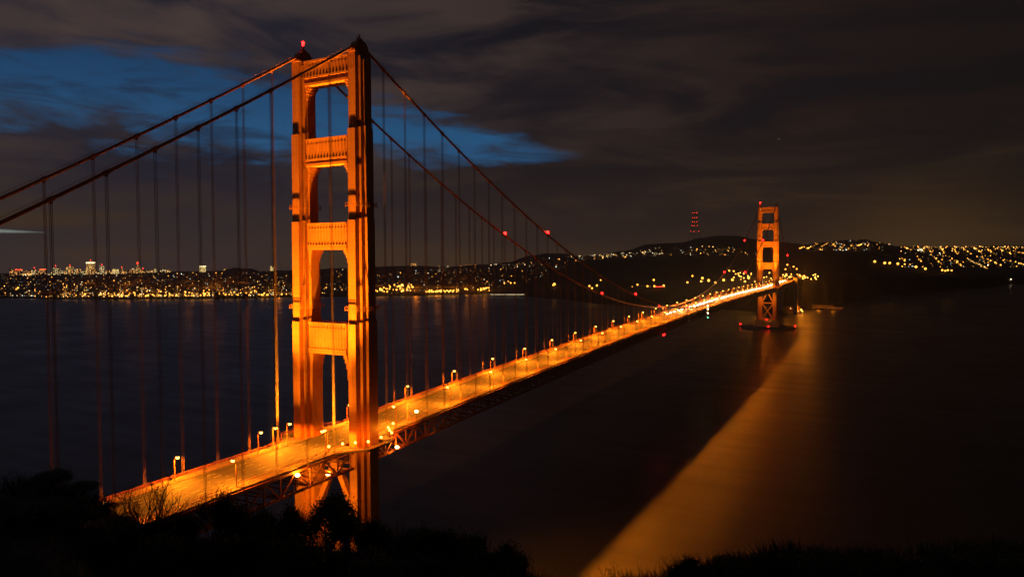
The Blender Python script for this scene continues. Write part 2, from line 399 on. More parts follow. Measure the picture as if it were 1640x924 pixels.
def hit_land(u, v, lift=0, rmin=1800, rmax=10500):
    d_ = sight(u, v); L_ = math.hypot(d_.x, d_.y); b = math.atan2(d_.x, d_.y); s_ = d_.z/L_
    r_ = max(rmin, shore_r(b)+15)
    while r_ < rmax:
        zz_ = CAM.z+s_*r_; hh = land(b, r_)+lift
        if zz_ <= hh: return Vector((CAM.x+r_*math.sin(b), CAM.y+r_*math.cos(b), hh-lift)), r_
        r_ += 12+(r_-1800)*.006
    return None, None

# ------------------------------------------------------------------ near headland
NT = [(-900, 46, 772), (-250, 44, 772), (0, 42, 779), (60, 42, 778), (105, 42, 786), (150, 44, 806), (200, 46, 832), (240, 48, 848), (330, 50, 862), (430, 50, 878), (560, 50, 886), (700, 48, 898), (800, 44, 915),
      (860, 40, 955), (950, 36, 965), (1040, 34, 948), (1120, 34, 925), (1200, 34, 912), (1300, 34, 903), (1400, 34, 897), (1640, 34, 890), (2000, 34, 886), (2600, 34, 886)]
NB = [(math.atan((u-PX)/FPX)+YAW, r_, at_range(u, v, r_).z) for u, r_, v in NT]
def near(b, r_):
    if b <= NB[0][0]: rc, zc = NB[0][1:]
    elif b >= NB[-1][0]: rc, zc = NB[-1][1:]
    else:
        i = 0
        while NB[i+1][0] < b: i += 1
        f = (b-NB[i][0])/(NB[i+1][0]-NB[i][0]); f = f*f*(3-2*f)
        rc = NB[i][1]*(1-f)+NB[i+1][1]*f; zc = NB[i][2]*(1-f)+NB[i+1][2]*f
    z0 = 146.9
    if r_ < 3: hh = z0
    elif r_ < rc:
        f = (r_-3)/(rc-3); hh = z0+(zc-z0)*f-3.5*math.sin(f*math.pi)*(1 if zc < 140 else .5)
    elif r_ < rc+12: f = (r_-rc)/12; hh = zc-7*f*f
    else: hh = zc-7-(r_-rc-12)*.66
    X = CAM.x+r_*math.sin(b); Y = CAM.y+r_*math.cos(b)
    return hh+min(1, r_/12)*(.35*mnoise.noise(Vector((X/2.2, Y/2.2, 0)))+.7*mnoise.noise(Vector((X/8, Y/8, 4))) - .6)
vs = []; fs = []; rs = [0.5, 3, 6, 9, 12]+[12+1.6*i for i in range(1, 32)]+[64*1.06**i for i in range(1, 26)]
b0, b1, nb = R(-115), R(65), 420
for i in range(nb+1):
    b_ = b0+(b1-b0)*i/nb
    for r_ in rs: vs.append((CAM.x+r_*math.sin(b_), CAM.y+r_*math.cos(b_), near(b_, r_)))
for i in range(nb):
    for j in range(len(rs)-1): k = i*len(rs)+j; fs.append((k, k+1, k+len(rs)+1, k+len(rs)))
mb = MB(); mb.add(vs, fs); tag(mb.obj('headland', M['near_land'], smooth=True), kind='structure')

# ================================================================== THE BRIDGE
T0, T1 = -6.6, 1280.2
YN, YS = -360., 1623.
def dz(y):
    if y < T0 or y > T1: return 75.5
    return 75.5+6.3*(1-((y-637)/643.5)**2)
def cz(y):                                                      # main cable height
    if y < T0: q = y-T0; return 227+.5506*q+.000227*q*q
    if y > T1: q = T1-y; return 227+.5506*q+.000227*q*q
    L_ = (T0+T1)/2; return 85.9+(227-85.9)*((y-L_)/(T1-L_))**2
bridge = empty('suspension_bridge', (0, 637, 0))
tag(bridge, 'orange suspension bridge lit by sodium lamps, crossing the dark strait', 'bridge')
OFF = Vector((0, -637, 0))
def bpart(o):
    o.parent = bridge; o.location = o.location+OFF; return o

def build_tower(T, label):
    tw = empty('tower', (0, T, 0)); bpart(tw); tw['label'] = label
    S_ = M['steel']
    secs = [(14.5, 121.6, (1.80, 6.9), (3.30, 4.7), (4.80, 2.9)),
            (121.6, 160.6, (1.78, 6.3), (3.10, 4.2), (4.45, 2.4)),
            (160.6, 194.6, (1.75, 5.7), (2.95, 3.7), (3.95, 2.1)),
            (194.6, 222.6, (1.70, 5.0), (2.80, 3.3), (3.40, 1.9))]
    for s in (1, -1):
        c_ = 13.7*s; mb = MB()
        for i, (z0, z1, a_, b2, c2) in enumerate(secs):
            zb = z0-.8*(i > 0)
            mb.box(c_-a_[0], c_+a_[0], -a_[1], a_[1], zb, z1)
            mb.box(c_-b2[0], c_+b2[0], -b2[1], b2[1], zb-.1, z1+.55 if i < 3 else z1-1.2)
            mb.box(c_-c2[0], c_+c2[0], -c2[1], c2[1], zb-.2, z1+1.0 if i < 3 else z1-2.6)
            if i < 3:                                           # stepped ledges
                mb.box(c_-a_[0]+.25, c_+a_[0]-.25, -a_[1]+.3, a_[1]-.3, z1-.05, z1+.5)
            for k in (-1, 1):                                   # raised edge ribs of each face
                for xx in (-a_[0]+.14, a_[0]-.14):
                    mb.box(c_+xx-.11, c_+xx+.11, k*a_[1]-.07, k*a_[1]+.07, zb+.3, z1-.2)
        for k in range(5):                                      # fluted head
            xx = c_-1.45+k*.72
            for q in (-1, 1): mb.box(xx-.16, xx+.16, q*5.0-.14, q*5.0+.14, 216.3, 222.1)
        mb.obj('leg', S_, tw)
        mb = MB()                                               # saddle housing and finial
        mb.box(c_-1.9, c_+1.9, -5.3, 5.3, 222.65, 223.3); mb.box(c_-1.6, c_+1.6, -4.7, 4.7, 223.25, 224.2)
        prof = [(-4.2, 0), (-3.9, 1.2), (-3.1, 2.3), (-1.9, 3.1), (-.9, 3.5), (.9, 3.5), (1.9, 3.1), (3.1, 2.3), (3.9, 1.2), (4.2, 0)]
        n_ = len(prof)
        mb.add([(c_+q, y_, 224.15+z_) for q in (-1.35, 1.35) for y_, z_ in prof],
               [tuple(range(n_)), tuple(range(n_, 2*n_))[::-1]]+[(i, n_+i, n_+i+1, i+1) for i in range(n_-1)])
        mb.box(c_-.8, c_+.8, -.8, .8, 227.3, 228.5)
        mb.lathe((c_, 0, 228.4), [(.4, 0), (.4, .7), (.5, .75), (.5, 1.0), (.18, 1.1), (.12, 1.9), (.05, 2.1)], 8)
        for q in (-1, 1): mb.beam((c_+q*.75, -.75, 228.3), (c_+q*.75, -.75, 229.9), .12)
        mb.obj('saddle_housing', M['steel_plain'], tw)
    # portal struts
    st = [(216.4, 222.6, 212.6, 3.40, 3.3, 10.2), (184.6, 192.4, 181.4, 3.95, 3.6, 9.6), (151.2, 159.8, 148.9, 4.45, 3.9, 9.2), (111.0, 121.3, 108.7, 4.80, 4.3, 8.9)]
    for i, (za, zb, zs, wleg, hy, hx) in enumerate(st):
        x1 = 13.7-wleg+.3; mb = MB()
        mb.box(-x1, x1, -hy, hy, za, zb-.05)
        mb.box(-x1+.02, x1-.02, -hy-.35, hy+.35, zb-.55, zb+.15)       # top cornice
        mb.box(-x1+.03, x1-.03, -hy-.30, hy+.30, za-.55, za+.25)
        mb.box(-x1+.04, x1-.04, -hy+.35, hy-.35, zs+1.6, za-.5)        # recessed band
        mb.box(-x1+.05, x1-.05, -hy-.15, hy+.15, zs+.6, zs+1.65)       # soffit slab
        nf = 13; w_ = 2*(13.7-wleg)/nf
        for k in range(nf):
            cx = -(13.7-wleg)+w_*(k+.5)
            for q in (-1, 1):
                yy = q*(hy+.01)
                mb.add([(cx-w_*.36, yy, za+.2), (cx+w_*.36, yy, za+.2), (cx, yy+q*.42, za+.55), (cx-w_*.36, yy, zb-1.7), (cx+w_*.36, yy, zb-1.7), (cx, yy+q*.42, zb-2.0)],
                       [(0,2,1),(3,4,5),(0,3,5,2),(1,2,5,4)])
                mb.box(cx-w_*.20, cx+w_*.20, yy-.02, yy+q*.30, zb-1.35, zb-.75) if q > 0 else mb.box(cx-w_*.20, cx+w_*.20, yy-.30, yy+.02, zb-1.35, zb-.75)
        ar = 1.35 if i < 3 else 1.9
        for s in (1, -1):                                      # stepped corner brackets
            xi = (13.7-wleg+.25)
            for k, (wd, dn) in enumerate([(2.0, -.4), (1.5, -1.1), (1.05, -2.1), (.65, -3.6)] if i < 3 else [(1.9, -.5), (1.45, -1.4), (1.0, -2.8), (.65, -5.2)]):
                a0, a1 = sorted((s*(xi-wd*.86), s*xi))
                mb.box(a0, a1, -hy+.3+k*.28, hy-.3-k*.28, zs+dn*ar*.9, zs+.62+.0-k*.01)
        mb.obj('portal_strut', S_, tw)
    # bracing below the deck
    xi = 9.3
    def br(a_, b_, w=2.0): mb.beam(a_, b_, 2.6, w)
    for zz_ in (16.6, 46.5): MB().box(-xi, xi, -1.5, 1.5, zz_-1.1, zz_+1.1).obj('cross_beam', S_, tw)
    mb = MB(); br((-xi, 0, 17.5), (xi, 0, 45.6)); br((xi, .1, 17.5), (-xi, .1, 45.6))
    br((-xi, .05, 47.5), (0.2, .05, 67.6), 2.2); br((xi, -.05, 47.5), (-.2, -.05, 67.6), 2.2)
    mb.obj('cross_brace', S_, tw)
    # bolted maintenance platforms ringing the legs
    for zz_, a_, b2 in ((127.0, 4.45+.8, 6.3+.8), (166.0, 3.95+.8, 5.7+.8)):
        for s in (1, -1):
            mb = MB(); c_ = 13.7*s
            for dz_ in (0, 1.1):
                ring = [(c_-a_, -b2*.55), (c_-a_*.55, -b2), (c_+a_*.55, -b2), (c_+a_, -b2*.55), (c_+a_, b2*.55), (c_+a_*.55, b2), (c_-a_*.55, b2), (c_-a_, b2*.55)]
                for p0, p1 in zip(ring, ring[1:]+ring[:1]):
                    mb.beam((*p0, zz_+dz_), (*p1, zz_+dz_), .22 if dz_ == 0 else .12)
                    if dz_ == 0:
                        n_ = max(2, int(math.dist(p0, p1)/1.1))
                        for k in range(n_):
                            f = k/n_; qx, qy = p0[0]+(p1[0]-p0[0])*f, p0[1]+(p1[1]-p0[1])*f
                            mb.beam((qx, qy, zz_-.5), (qx, qy, zz_+1.1), .14)
            mb.obj('leg_platform', M['steel_plain'], tw)
    return tw
towN = build_tower(T0, 'near tower, floodlit orange with four portal struts')
towS = build_tower(T1, 'far tower standing on its oval pier fender')
# concrete pier and fender
def pier(T, fender):
    pt = empty('pier', (0, T, 0)); bpart(pt)
    mb = MB(); mb.prism([(-22,-10),(-19,-13),(19,-13),(22,-10),(22,10),(19,13),(-19,13),(-22,10)], -3, 4.5)
    for s in (1, -1): mb.box(13.7*s-6.6, 13.7*s+6.6, -9.2, 9.2, 4.4, 14.6); mb.box(13.7*s-5.6, 13.7*s+5.6, -8.0, 8.0, 14.5, 15.3)
    mb.box(-8, 8, -4.5, 4.5, 4.4, 11)
    mb.obj('pier_block', M['conc'], pt)
    if fender:
        mb = MB(); n = 64
        for i in range(n):
            q = []
            for k in (i, i+1):
                a = 2*math.pi*k/n
                q.append(((46*math.cos(a), 27*math.sin(a)), (43*math.cos(a), 24.2*math.sin(a))))
            (o0, i0), (o1, i1) = q
            mb.add([(*o0,-3),(*o1,-3),(*i1,-3),(*i0,-3),(*o0,4.6),(*o1,4.6),(*i1,4.6),(*i0,4.6)], [(4,5,6,7),(0,4,5,1)[::-1],(2,6,7,3)[::-1],(0,1,2,3)])
        mb.obj('fender_wall', M['conc'], pt)
    return pt
pier(T0, False); pier(T1, True)

# main cables
for s in (1, -1):
    mb = MB(); ys = [YN+(T0-YN)*i/24 for i in range(24)]+[T0+(T1-T0)*i/110 for i in range(110)]+[T1+(YS+10-T1)*i/24 for i in range(25)]
    mb.tube([(13.7*s, y_, cz(y_)) for y_ in ys], .50, 10)
    for yo in (-.9, .9):                                         # hand ropes above the cable
        mb.tube([(13.7*s+yo*.75, y_, cz(y_)+1.15) for y_ in ys], .04, 3)
    for y_ in range(int(YN), int(YS), 15):
        for yo in (-.68, .68): mb.beam((13.7*s+yo*.6, y_, cz(y_)), (13.7*s+yo, y_, cz(y_)+1.15), .05)
    o = mb.obj('main_cable', M['cable'], smooth=True); bpart(o)
# suspenders
sy = [(T0-.0-2.8-15.24*k, -k) for k in range(1, 22)]+[(-6.25+15.389*k, k) for k in range(1, 84)]+[(T1+15.24*k, 100+k) for k in range(1, 22)]
items = []
for y_, k in sy:
    for s in (1, -1): items.append((math.hypot(13.7*s-CAM.x, y_-CAM.y), y_, k, s))
items.sort()
far_mb = MB()
vis = [it for it in items if it[2] >= -8]
for idx, (_, y_, k, s) in enumerate(vis+[it for it in items if it[2] < -8]):
    ztop = cz(y_); zb = dz(y_)-.9
    if ztop-zb < .6: continue
    def make(mb):
        for a_, b2 in ((-.30,-.24),(.30,-.24),(-.30,.24),(.30,.24)):
            mb.beam((13.7*s+a_, y_+b2, zb), (13.7*s+a_, y_+b2, ztop), .085)
        return mb
    def band(mb):
        sl_ = (cz(y_+.5)-cz(y_-.5)); v0 = Vector((13.7*s, y_-.75, ztop-.75*sl_)); v1 = Vector((13.7*s, y_+.75, ztop+.75*sl_))
        mb.tube([v0, v1], .68, 8); mb.box(13.7*s-.36, 13.7*s+.36, y_-.33, y_+.33, ztop-1.1, ztop-.3); return mb
    if idx < 100:
        o = bpart(make(MB()).obj('suspender', M['rope'])); b2 = band(MB()).obj('cable_band', M['cable'], o)
    else: make(far_mb); band(far_mb)
o = bpart(far_mb.obj('far_suspenders', M['rope'])); o['kind'] = 'stuff'
# roadway, walkways, kerbs
def strip(mb, x0, x1, za, zb, y0=YN, y1=YS, n=140):
    ys = [y0+(y1-y0)*i/n for i in range(n+1)]; o = len(mb.v)
    for y_ in ys:
        for xx, zz_ in ((x0, zb), (x1, zb), (x1, za), (x0, za)): mb.v.append((xx, y_, dz(y_)+zz_))
    for i in range(n):
        for k in range(4): mb.f.append((o+4*i+k, o+4*i+(k+1) % 4, o+4*i+4+(k+1) % 4, o+4*i+4+k)[::-1])
    mb.f.append((o, o+1, o+2, o+3)); mb.f.append((o+4*n, o+4*n+3, o+4*n+2, o+4*n+1)); return mb
bpart(strip(MB(), -9.02, 9.02, -.75, 0).obj('roadway', M['asphalt']))
for s in (1, -1):
    for (y0, y1) in ((YN, T0-7.4), (T0+7.4, T1-7.4), (T1+7.4, YS)):
        a0, a1 = sorted((s*9.32, s*13.2))
        bpart(strip(MB(), a0, a1, -.6, .16, y0, y1, 60).obj('sidewalk', M['conc_w']))
    a0, a1 = sorted((s*9.024, s*9.316)); bpart(strip(MB(), a0, a1, -.5, .24).obj('kerb', M['curb']))
mb = MB()
y_ = -330.
while y_ < 1600:
    for xx in (-6.0, -3.0, 3.0, 6.0):
        mb.add([(xx-.07, y_, dz(y_)+.006), (xx+.07, y_, dz(y_)+.006), (xx+.07, y_+3.6, dz(y_+3.6)+.006), (xx-.07, y_+3.6, dz(y_+3.6)+.006)], [(0,1,2,3)])
    y_ += 14.6
bpart(mb.obj('lane_markings', M['paint_w']))
mb = MB(); y_ = -330.
while y_ < 900: mb.lathe((0., y_, dz(y_)), [(.10,0),(.10,.04),(.05,.06),(.05,.5)], 6); y_ += 7.6
bpart(mb.obj('lane_tube', M['yellow_plastic']))
# rails
def rail(mb, xs, y0, y1, tall, pick):
    n = max(2, int((y1-y0)/7.62)); ys = [y0+(y1-y0)*i/n for i in range(n+1)]
    for ya, yb in zip(ys, ys[1:]):
        mb.beam((xs, ya, dz(ya)+tall), (xs, yb, dz(yb)+tall), .16, .12); mb.beam((xs, ya, dz(ya)+.35), (xs, yb, dz(yb)+.35), .08, .1)
        mb.box(xs-.09, xs+.09, ya-.09, ya+.09, dz(ya)-.3, dz(ya)+tall+.1)
        if pick:
            m_ = int((yb-ya)/pick)
            for k in range(1, m_):
                yy = ya+(yb-ya)*k/m_; mb.box(xs-.02, xs+.02, yy-.05, yy+.05, dz(yy)+.2, dz(yy)+tall-.03)
for s in (1, -1):
    mb = MB()
    for (y0, y1) in ((YN, T0-22), (T0+22, T1-22), (T1+22, YS)):
        if y1 > 500: rail(mb, s*13.05, y0, 420, 1.25, .36) if y0 < 400 else None; rail(mb, s*13.05, max(y0, 420), y1, 1.25, 0)
        else: rail(mb, s*13.05, y0, y1, 1.25, .36)
    bpart(mb.obj('pedestrian_railing', M['steel_plain']))
    for (y0, y1) in ((YN, T0-8), (T0+8, T1-8), (T1+8, YS)):
        mb = MB(); rail(mb, s*9.55, y0, y1, .75, 0); bpart(mb.obj('kerb_rail', M['steel_plain']))
# walkway balconies round the tower legs
for T in (T0, T1):
    for s in (1, -1):
        inner = [(9.5, -24), (9.5, -7.5), (18.9, -7.2), (18.9, 7.2), (9.5, 7.5), (9.5, 24)]
        outer = [(13.2, -24), (13.6, -19), (15.2, -14.5), (18.2, -11), (21.4, -8.2), (21.8, 0), (21.4, 8.2), (18.2, 11), (15.2, 14.5), (13.6, 19), (13.2, 24)]
        mb = MB(); z_ = 75.62
        poly_n = [(9.5,-24),(9.5,-7.3),(18.8,-7.3)]+[p_ for p_ in outer[:5]][::-1]
        for poly in ([(9.5,-24),(13.2,-24),(13.6,-19),(15.2,-14.5),(18.2,-11),(20.0,-9.4),(20.0,-7.3),(9.5,-7.3)],
                     [(19.0,-7.28),(20.02,-9.38),(21.4,-8.2),(21.8,0),(21.4,8.2),(20.02,9.38),(19.0,7.28)],
                     [(9.5,24),(13.2,24),(13.6,19),(15.2,14.5),(18.2,11),(20.0,9.4),(20.0,7.3),(9.5,7.3)][::-1]):
            mb.prism([(s*px_, py_+T) for px_, py_ in (poly if s > 0 else poly[::-1])], 75.1, z_)
        mb.add([(s*a_, b_+T, 73.6) for a_, b_ in ((18.5,-7),(18.5,7))]+[(s*21.2, -8+T, 75.05), (s*21.2, 8+T, 75.05)], [(0,1,3,2)])
        bpart(mb.obj('tower_balcony', M['conc_w']))
        mb = MB()
        for p0, p1 in zip(outer, outer[1:]):
            for zz_, w_ in ((1.25, .14), (.3, .08), (.0, .25)): mb.beam((s*p0[0], p0[1]+T, 75.65+zz_), (s*p1[0], p1[1]+T, 75.65+zz_), w_)
            n_ = max(2, int(math.dist(p0, p1)/.5))
            for k in range(n_):
                f = k/n_; mb.beam((s*(p0[0]+(p1[0]-p0[0])*f), p0[1]+(p1[1]-p0[1])*f+T, 75.5), (s*(p0[0]+(p1[0]-p0[0])*f), p0[1]+(p1[1]-p0[1])*f+T, 76.9), .06)
        bpart(mb.obj('balcony_railing', M['steel_plain']))
# stiffening trusses
PL = 7.66
for s in (1, -1):
    mb = MB(); y_ = YN; i = 0; X = 13.7*s
    while y_ < YS-1:
        y2 = min(y_+PL, YS)
        ta, tb = dz(y_)-.85, dz(y2)-.85; ba, bb = ta-7.1, tb-7.1
        mb.beam((X, y_, ta), (X, y2, tb), .75, .85); mb.beam((X, y_, ba), (X, y2, bb), .75, .8)
        mb.beam((X, y_, ba), (X, y_, ta), .45, .5)
        if i % 2: mb.beam((X, y_, ta), (X, y2, bb), .5, .55)
        else: mb.beam((X, y_, ba), (X, y2, tb), .5, .55)
        y_ = y2; i += 1
    bpart(mb.obj('stiffening_truss', M['truss']))
mb = MB(); y_ = YN; i = 0
while y_ < YS-1:
    t_ = dz(y_)-1.0; b2 = t_-6.95
    mb.beam((-13.4, y_, t_-.4), (13.4, y_, t_-.4), .5, 1.3); mb.beam((-13.4, y_, b2), (13.4, y_, b2), .4, .5)
    if i % 2: mb.beam((-13.4, y_, t_-1), (0, y_, b2), .3); mb.beam((13.4, y_, t_-1), (0, y_, b2), .3)
    y2 = min(y_+PL, YS)
    if i % 2: mb.beam((-13.4, y_, b2), (13.4, y2, b2+.05), .35)
    else: mb.beam((13.4, y_, b2), (-13.4, y2, b2+.05), .35)
    y_ = y2; i += 1
bpart(mb.obj('floor_frame', M['truss']))
# concrete end pylons
for Y in (YN+12, YS+4):
    e = empty('pylon', (0, Y, 0)); bpart(e)
    for s in (1, -1):
        mb = MB()
        mb.box(s*15-4.2, s*15+4.2, -6.5, 6.5, 0, 72); mb.box(s*15-3.6, s*15+3.6, -5.6, 5.6, 71.5, 84); mb.box(s*15-3.0, s*15+3.0, -4.8, 4.8, 83.5, 88); mb.box(s*15-2.2, s*15+2.2, -4, 4, 87.5, 90)
        for k in (-1, 0, 1): mb.box(s*15+k*1.3-.3, s*15+k*1.3+.3, -5.8, 5.8, 10, 82)
        mb.obj('pylon_shaft', M['conc'], e)
    mb = MB(); mb.box(-11, 11, -4, 4, 58, 66.5); mb.obj('pylon_cross_wall', M['conc'], e)
# arch over the fort and viaduct beyond
mb = MB(); n = 16
for s in (1, -1):
    pr = None
    for i in range(n+1):
        yy = YS+12+95*i/n; zz_ = 18+44*math.sin(math.pi*(i/n))**.8
        if pr: mb.beam((s*12, *pr), (s*12, yy, zz_), 1., 1.6)
        if i % 2 == 0: mb.beam((s*12, yy, zz_), (s*12, yy, 74), .6)
        pr = (yy, zz_)
bpart(mb.obj('approach_arch', M['truss']))
mb = MB(); mb.box(-13.6, 13.6, YS+.5, YS+330, 73.2, 75.48)
for yy in (YS+118, YS+165, YS+215, YS+270):
    for s in (1, -1): mb.box(s*10-1.2, s*10+1.2, yy-1, yy+1, 10, 73)
bpart(mb.obj('approach_viaduct', M['conc']))
# red beacons
def beacon(p, parent=None, r_=.75):
    mb = MB(); mb.ball(p, r_, 8, 6); mb.lathe((p[0], p[1], p[2]-r_-.5), [(.4,0),(.4,.6)], 8)
    o = mb.obj('aircraft_beacon', M['red'], smooth=True); bpart(o)
beacon((-13.7, T0, 231.2), r_=.6); beacon((-13.7, T1, 232.0), r_=1.2)
for k in (12, 24, 36, 60, 72):
    for s in (1, -1):
        y_ = -6.25+15.389*k; beacon((13.7*s, y_, cz(y_)+1.4), r_=.95 if k < 20 else (.8 if k < 40 else 1.2))
beacon((13.7, 1467, cz(1467)+1), r_=1.5)
for a_ in ((-46, T1, 6), (46, T1, 6), (5, T1-27, 6), (0, T1-12, 17)): beacon(a_, r_=.8)
for k in (12,):
    for s in (1, -1):
        y_ = -6.25+15.389*k; point('beacon_glow', (13.7*s, y_, cz(y_)+3), 3000, None, .4, (1, .03, .01))
# navigation lights hung under mid span
for i, (m_, zz_) in enumerate((('white', 86-2.), ('white', 80.5), ('white', 76.), ('green', 71.))):
    mb = MB(); mb.ball((14.9, 647, zz_), .7, 8, 6); mb.beam((13.9, 647, zz_+.9), (15.1, 647, zz_+.9), .25)
    bpart(mb.obj('navigation_light', M[m_], smooth=True))
mb = MB(); mb.ball((14.9, 447, 71.5), .6, 8, 6); mb.ball((14.9, 451, 71.5), .6, 8, 6); bpart(mb.obj('navigation_light', M['red'], smooth=True))

# ------------------------------------------------------------------ street lamps on the bridge
def lamp_proto(post_r=.13, hgt=8.1):
    e = empty('street_lamp', (0, 0, 0))
    mb = MB(); mb.lathe((0,0,0), [(.28,0),(.28,.5),(post_r+.03,.7),(post_r,hgt-.6)], 8)
    mb.tube([(0,0,hgt-.7),(.12,0,hgt-.15),(.5,0,hgt+.12),(1.25,0,hgt+.15)], .08, 6)
    mb.obj('post', M['steel_plain'], e)
    mb = MB(); mb.lathe((1.45,0,hgt-.05), [(.45,0),(.42,.16),(.25,.30),(.08,.36)], 10); mb.obj('lamp_shade', M['dark_metal'], e)
    mb = MB(); mb.ball((1.45,0,hgt-.22), .62, 10, 7, .75); mb.obj('lamp_glass', M['lamp'], e, smooth=True)
    return e
proto = lamp_proto()
def down_light(pw):
    l = bpy.data.lights.new('lamp_light', 'SPOT'); l.energy = pw; l.color = SOD; l.shadow_soft_size = .25; l.spot_size = R(172); l.spot_blend = .25; return l
lampP = down_light(47000)
used = [False]
def put_lamp(x_, y_, z_, rz, label, group, power=None, light=True):
    if not used[0]: o = proto; used[0] = True; o.location = (x_, y_, z_); o.rotation_euler.z = rz
    else:
        o = proto.copy(); COL.objects.link(o); o.location = (x_, y_, z_); o.rotation_euler.z = rz
        for ch in list(proto.children):
            if ch.type != 'MESH': continue
            c_ = ch.copy(); COL.objects.link(c_); c_.parent = o
    tag(o, label, 'street lamp', group)
    if light:
        L_ = lampP
        if power: L_ = down_light(power)
        link('lamp_light', L_, o, (1.45, 0, 7.15))
    return o
ks = 0
for k in range(-7, 36):
    y_ = 60+45.5*k
    for s, nm in ((-1, 'far'), (1, 'near')):
        yy = y_+(6.5 if s > 0 else 0)
        if abs(yy-T0) < 9 or abs(yy-T1) < 9 or yy < YN or yy > YS: continue
        if k >= 0: lab = f'{nth(k+1)} sodium street lamp south of the near tower on the {nm} kerb'
        else: lab = f'{nth(-k)} sodium street lamp north of the near tower on the {nm} kerb'
        put_lamp(s*10.45, yy, dz(yy)+.16, 0 if s < 0 else math.pi, lab, 'street lamps along the bridge deck')
# extra lamps gathered round the near tower's walkways
ex = [(-10.6, -30.5, 'lower lamp of the cluster just north of the near tower far leg'), (-10.6, -38.5, 'leftmost lamp of the cluster just north of the near tower far leg'), (-10.6, -23, 'lamp closest to the far leg of the near tower'),
      (10.6, -26, 'lamp on the near kerb right beside the near tower'), (-10.6, 18, 'lamp glimpsed between the legs of the near tower')]
for xx, yy, lb in ex: put_lamp(xx, yy, dz(yy)+.16, 0 if xx < 0 else math.pi, lb, 'lamps round the near tower', 9000)
# small balcony lamps
sp_ = empty('walkway_lamp', (0,0,0))
mb = MB(); mb.lathe((0,0,0), [(.12,0),(.07,.2),(.06,2.9)], 6); mb.obj('post', M['dark_metal'], sp_)
mb = MB(); mb.ball((0,0,3.2), .45, 8, 6); mb.obj('lamp_glass', M['lamp'], sp_, smooth=True)
wl = [(13.0, T0-20.5), (15.0, T0-15), (18.0, T0-11.3), (21.3, T0-7.8), (21.7, T0), (21.3, T0+7.8), (18.2, T0+10.9), (15.3, T0+14.2), (13.1, T0+21)]
for i, (xx, yy) in enumerate(wl):
    o = sp_ if i == 0 else dup(sp_)
    o.location = (xx, yy, 75.62); tag(o, f'{nth(i+1)} short lamp from the north along the balcony railing round the near leg', 'walkway lamp', 'lamps on the tower balcony')
for i, (xx, yy) in enumerate(wl):
    if i % 2 == 1: point('walkway_light', (xx, yy, 79.6), 2600, None, .2)
# floodlights
def flood(loc, aim, lab, power, ang, blend=.9, zpost=3.2):
    e = empty('floodlight', loc); mb = MB(); mb.lathe((0,0,0), [(.3,0),(.12,.3),(.12,zpost)], 6); mb.obj('bracket', M['dark_metal'], e)
    mb = MB(); mb.box(-.55,.55,-.35,.35,zpost,zpost+.45); mb.obj('housing', M['dark_metal'], e)
    mb = MB(); mb.ball((0,0,zpost+.75), .85, 10, 6, .7); mb.obj('lamp_glass', M['flood'], e, smooth=True)
    tag(e, lab, 'floodlight', 'floodlights aimed at the near tower')
    return spot('flood_beam', (loc[0], loc[1], loc[2]+zpost+1.6), aim, power, ang, None, blend)
def tower_floods(T, sgn, k=1., fl=True):
    y_ = T+sgn*21
    for s in (1, -1):
        spot('flood_beam', (s*14.0, T+sgn*22, 77.5), (s*13.6, T+sgn*3, 185), 2.5e6*k, 34, None, 1., .5)
        spot('flood_beam', (s*13.0, T+sgn*27, 77.0), (s*11.5, T, 118), 9.5e4*k, 62, None, 1., .5)
        spot('flood_beam', (s*5.0, T+sgn*24, 77.5), (s*4, T, 170), 5.6e5*k, 52, None, 1., .5)
    spot('flood_beam', (0, T+sgn*26, 66), (0, T, 45), 5e4*k, 120, None, 1., .5)
tower_floods(T0, -1); tower_floods(T1, -1, .9)
flood((14.6, 30, 77.0), (13.7, T0, 110), 'dazzling floodlight south of the near leg at deck level', 1e5, 60)
flood((15.2, 14, 65.5), (14, T0+6, 40), 'dazzling floodlight on a bracket under the deck beside the near leg', 2.5e4, 90)
flood((14.6, -46, 69.6), (14, T0-7, 60), 'dazzling floodlight on the truss north of the near tower', 2.5e4, 90)
flood((8.8, -22.6, 63.0), (0, T0, 50), 'dazzling floodlight above the cross brace of the near tower', 2.5e4, 120)
for x_, y_, z_ in ((14.9, 27, 82.8), (15.6, 14, 70.6), (14.9, -46, 74.6), (8.8, -22, 67.8)): point('flood_spill', (x_, y_, z_), 5000, None, .4)

spot('flood_beam', (16.2, 31, 82.5), (85, 95, 0), 1500000, 84, None, 1., .5, SOD)  # this spot and the next are added beside the floodlights to brighten the water
spot('flood_beam', (17.0, 13, 68), (95, 50, 0), 300000, 84, None, 1., .5, SOD)
# ------------------------------------------------------------------ cars on the far half of the deck
car = empty('car', (0,0,0))
mb = MB()
prof = [(-2.1,.35),(-2.15,.85),(-1.5,1.0),(-.9,1.45),(.7,1.45),(1.3,1.05),(2.15,.9),(2.2,.35)]
n_ = len(prof)
mb.add([(sx, y_, z_) for sx in (-.88, .88) for y_, z_ in prof], [tuple(range(n_)), tuple(range(n_, 2*n_))[::-1]]+[(i, n_+i, n_+(i+1) % n_, (i+1) % n_) for i in range(n_)])
mb.obj('body', M['carpaint'], car)
for sx in (-.62, .62):
    mb = MB(); mb.ball((sx, -2.2, .72), .30, 8, 5); mb.obj('headlight', M['head'], car)
    mb = MB(); mb.ball((sx, 2.2, .85), .16, 8, 5); mb.obj('tail_light', M['tail'], car)
for sx in (-.8, .8):
    for y_ in (-1.35, 1.35):
        mb = MB(); mb.tube([(sx-.1, y_, .33), (sx+.1, y_, .33)], .33, 10); mb.obj('wheel', M['tyre'], car)
first = True; cnt = {0: 0, 1: 0, 2: 0}
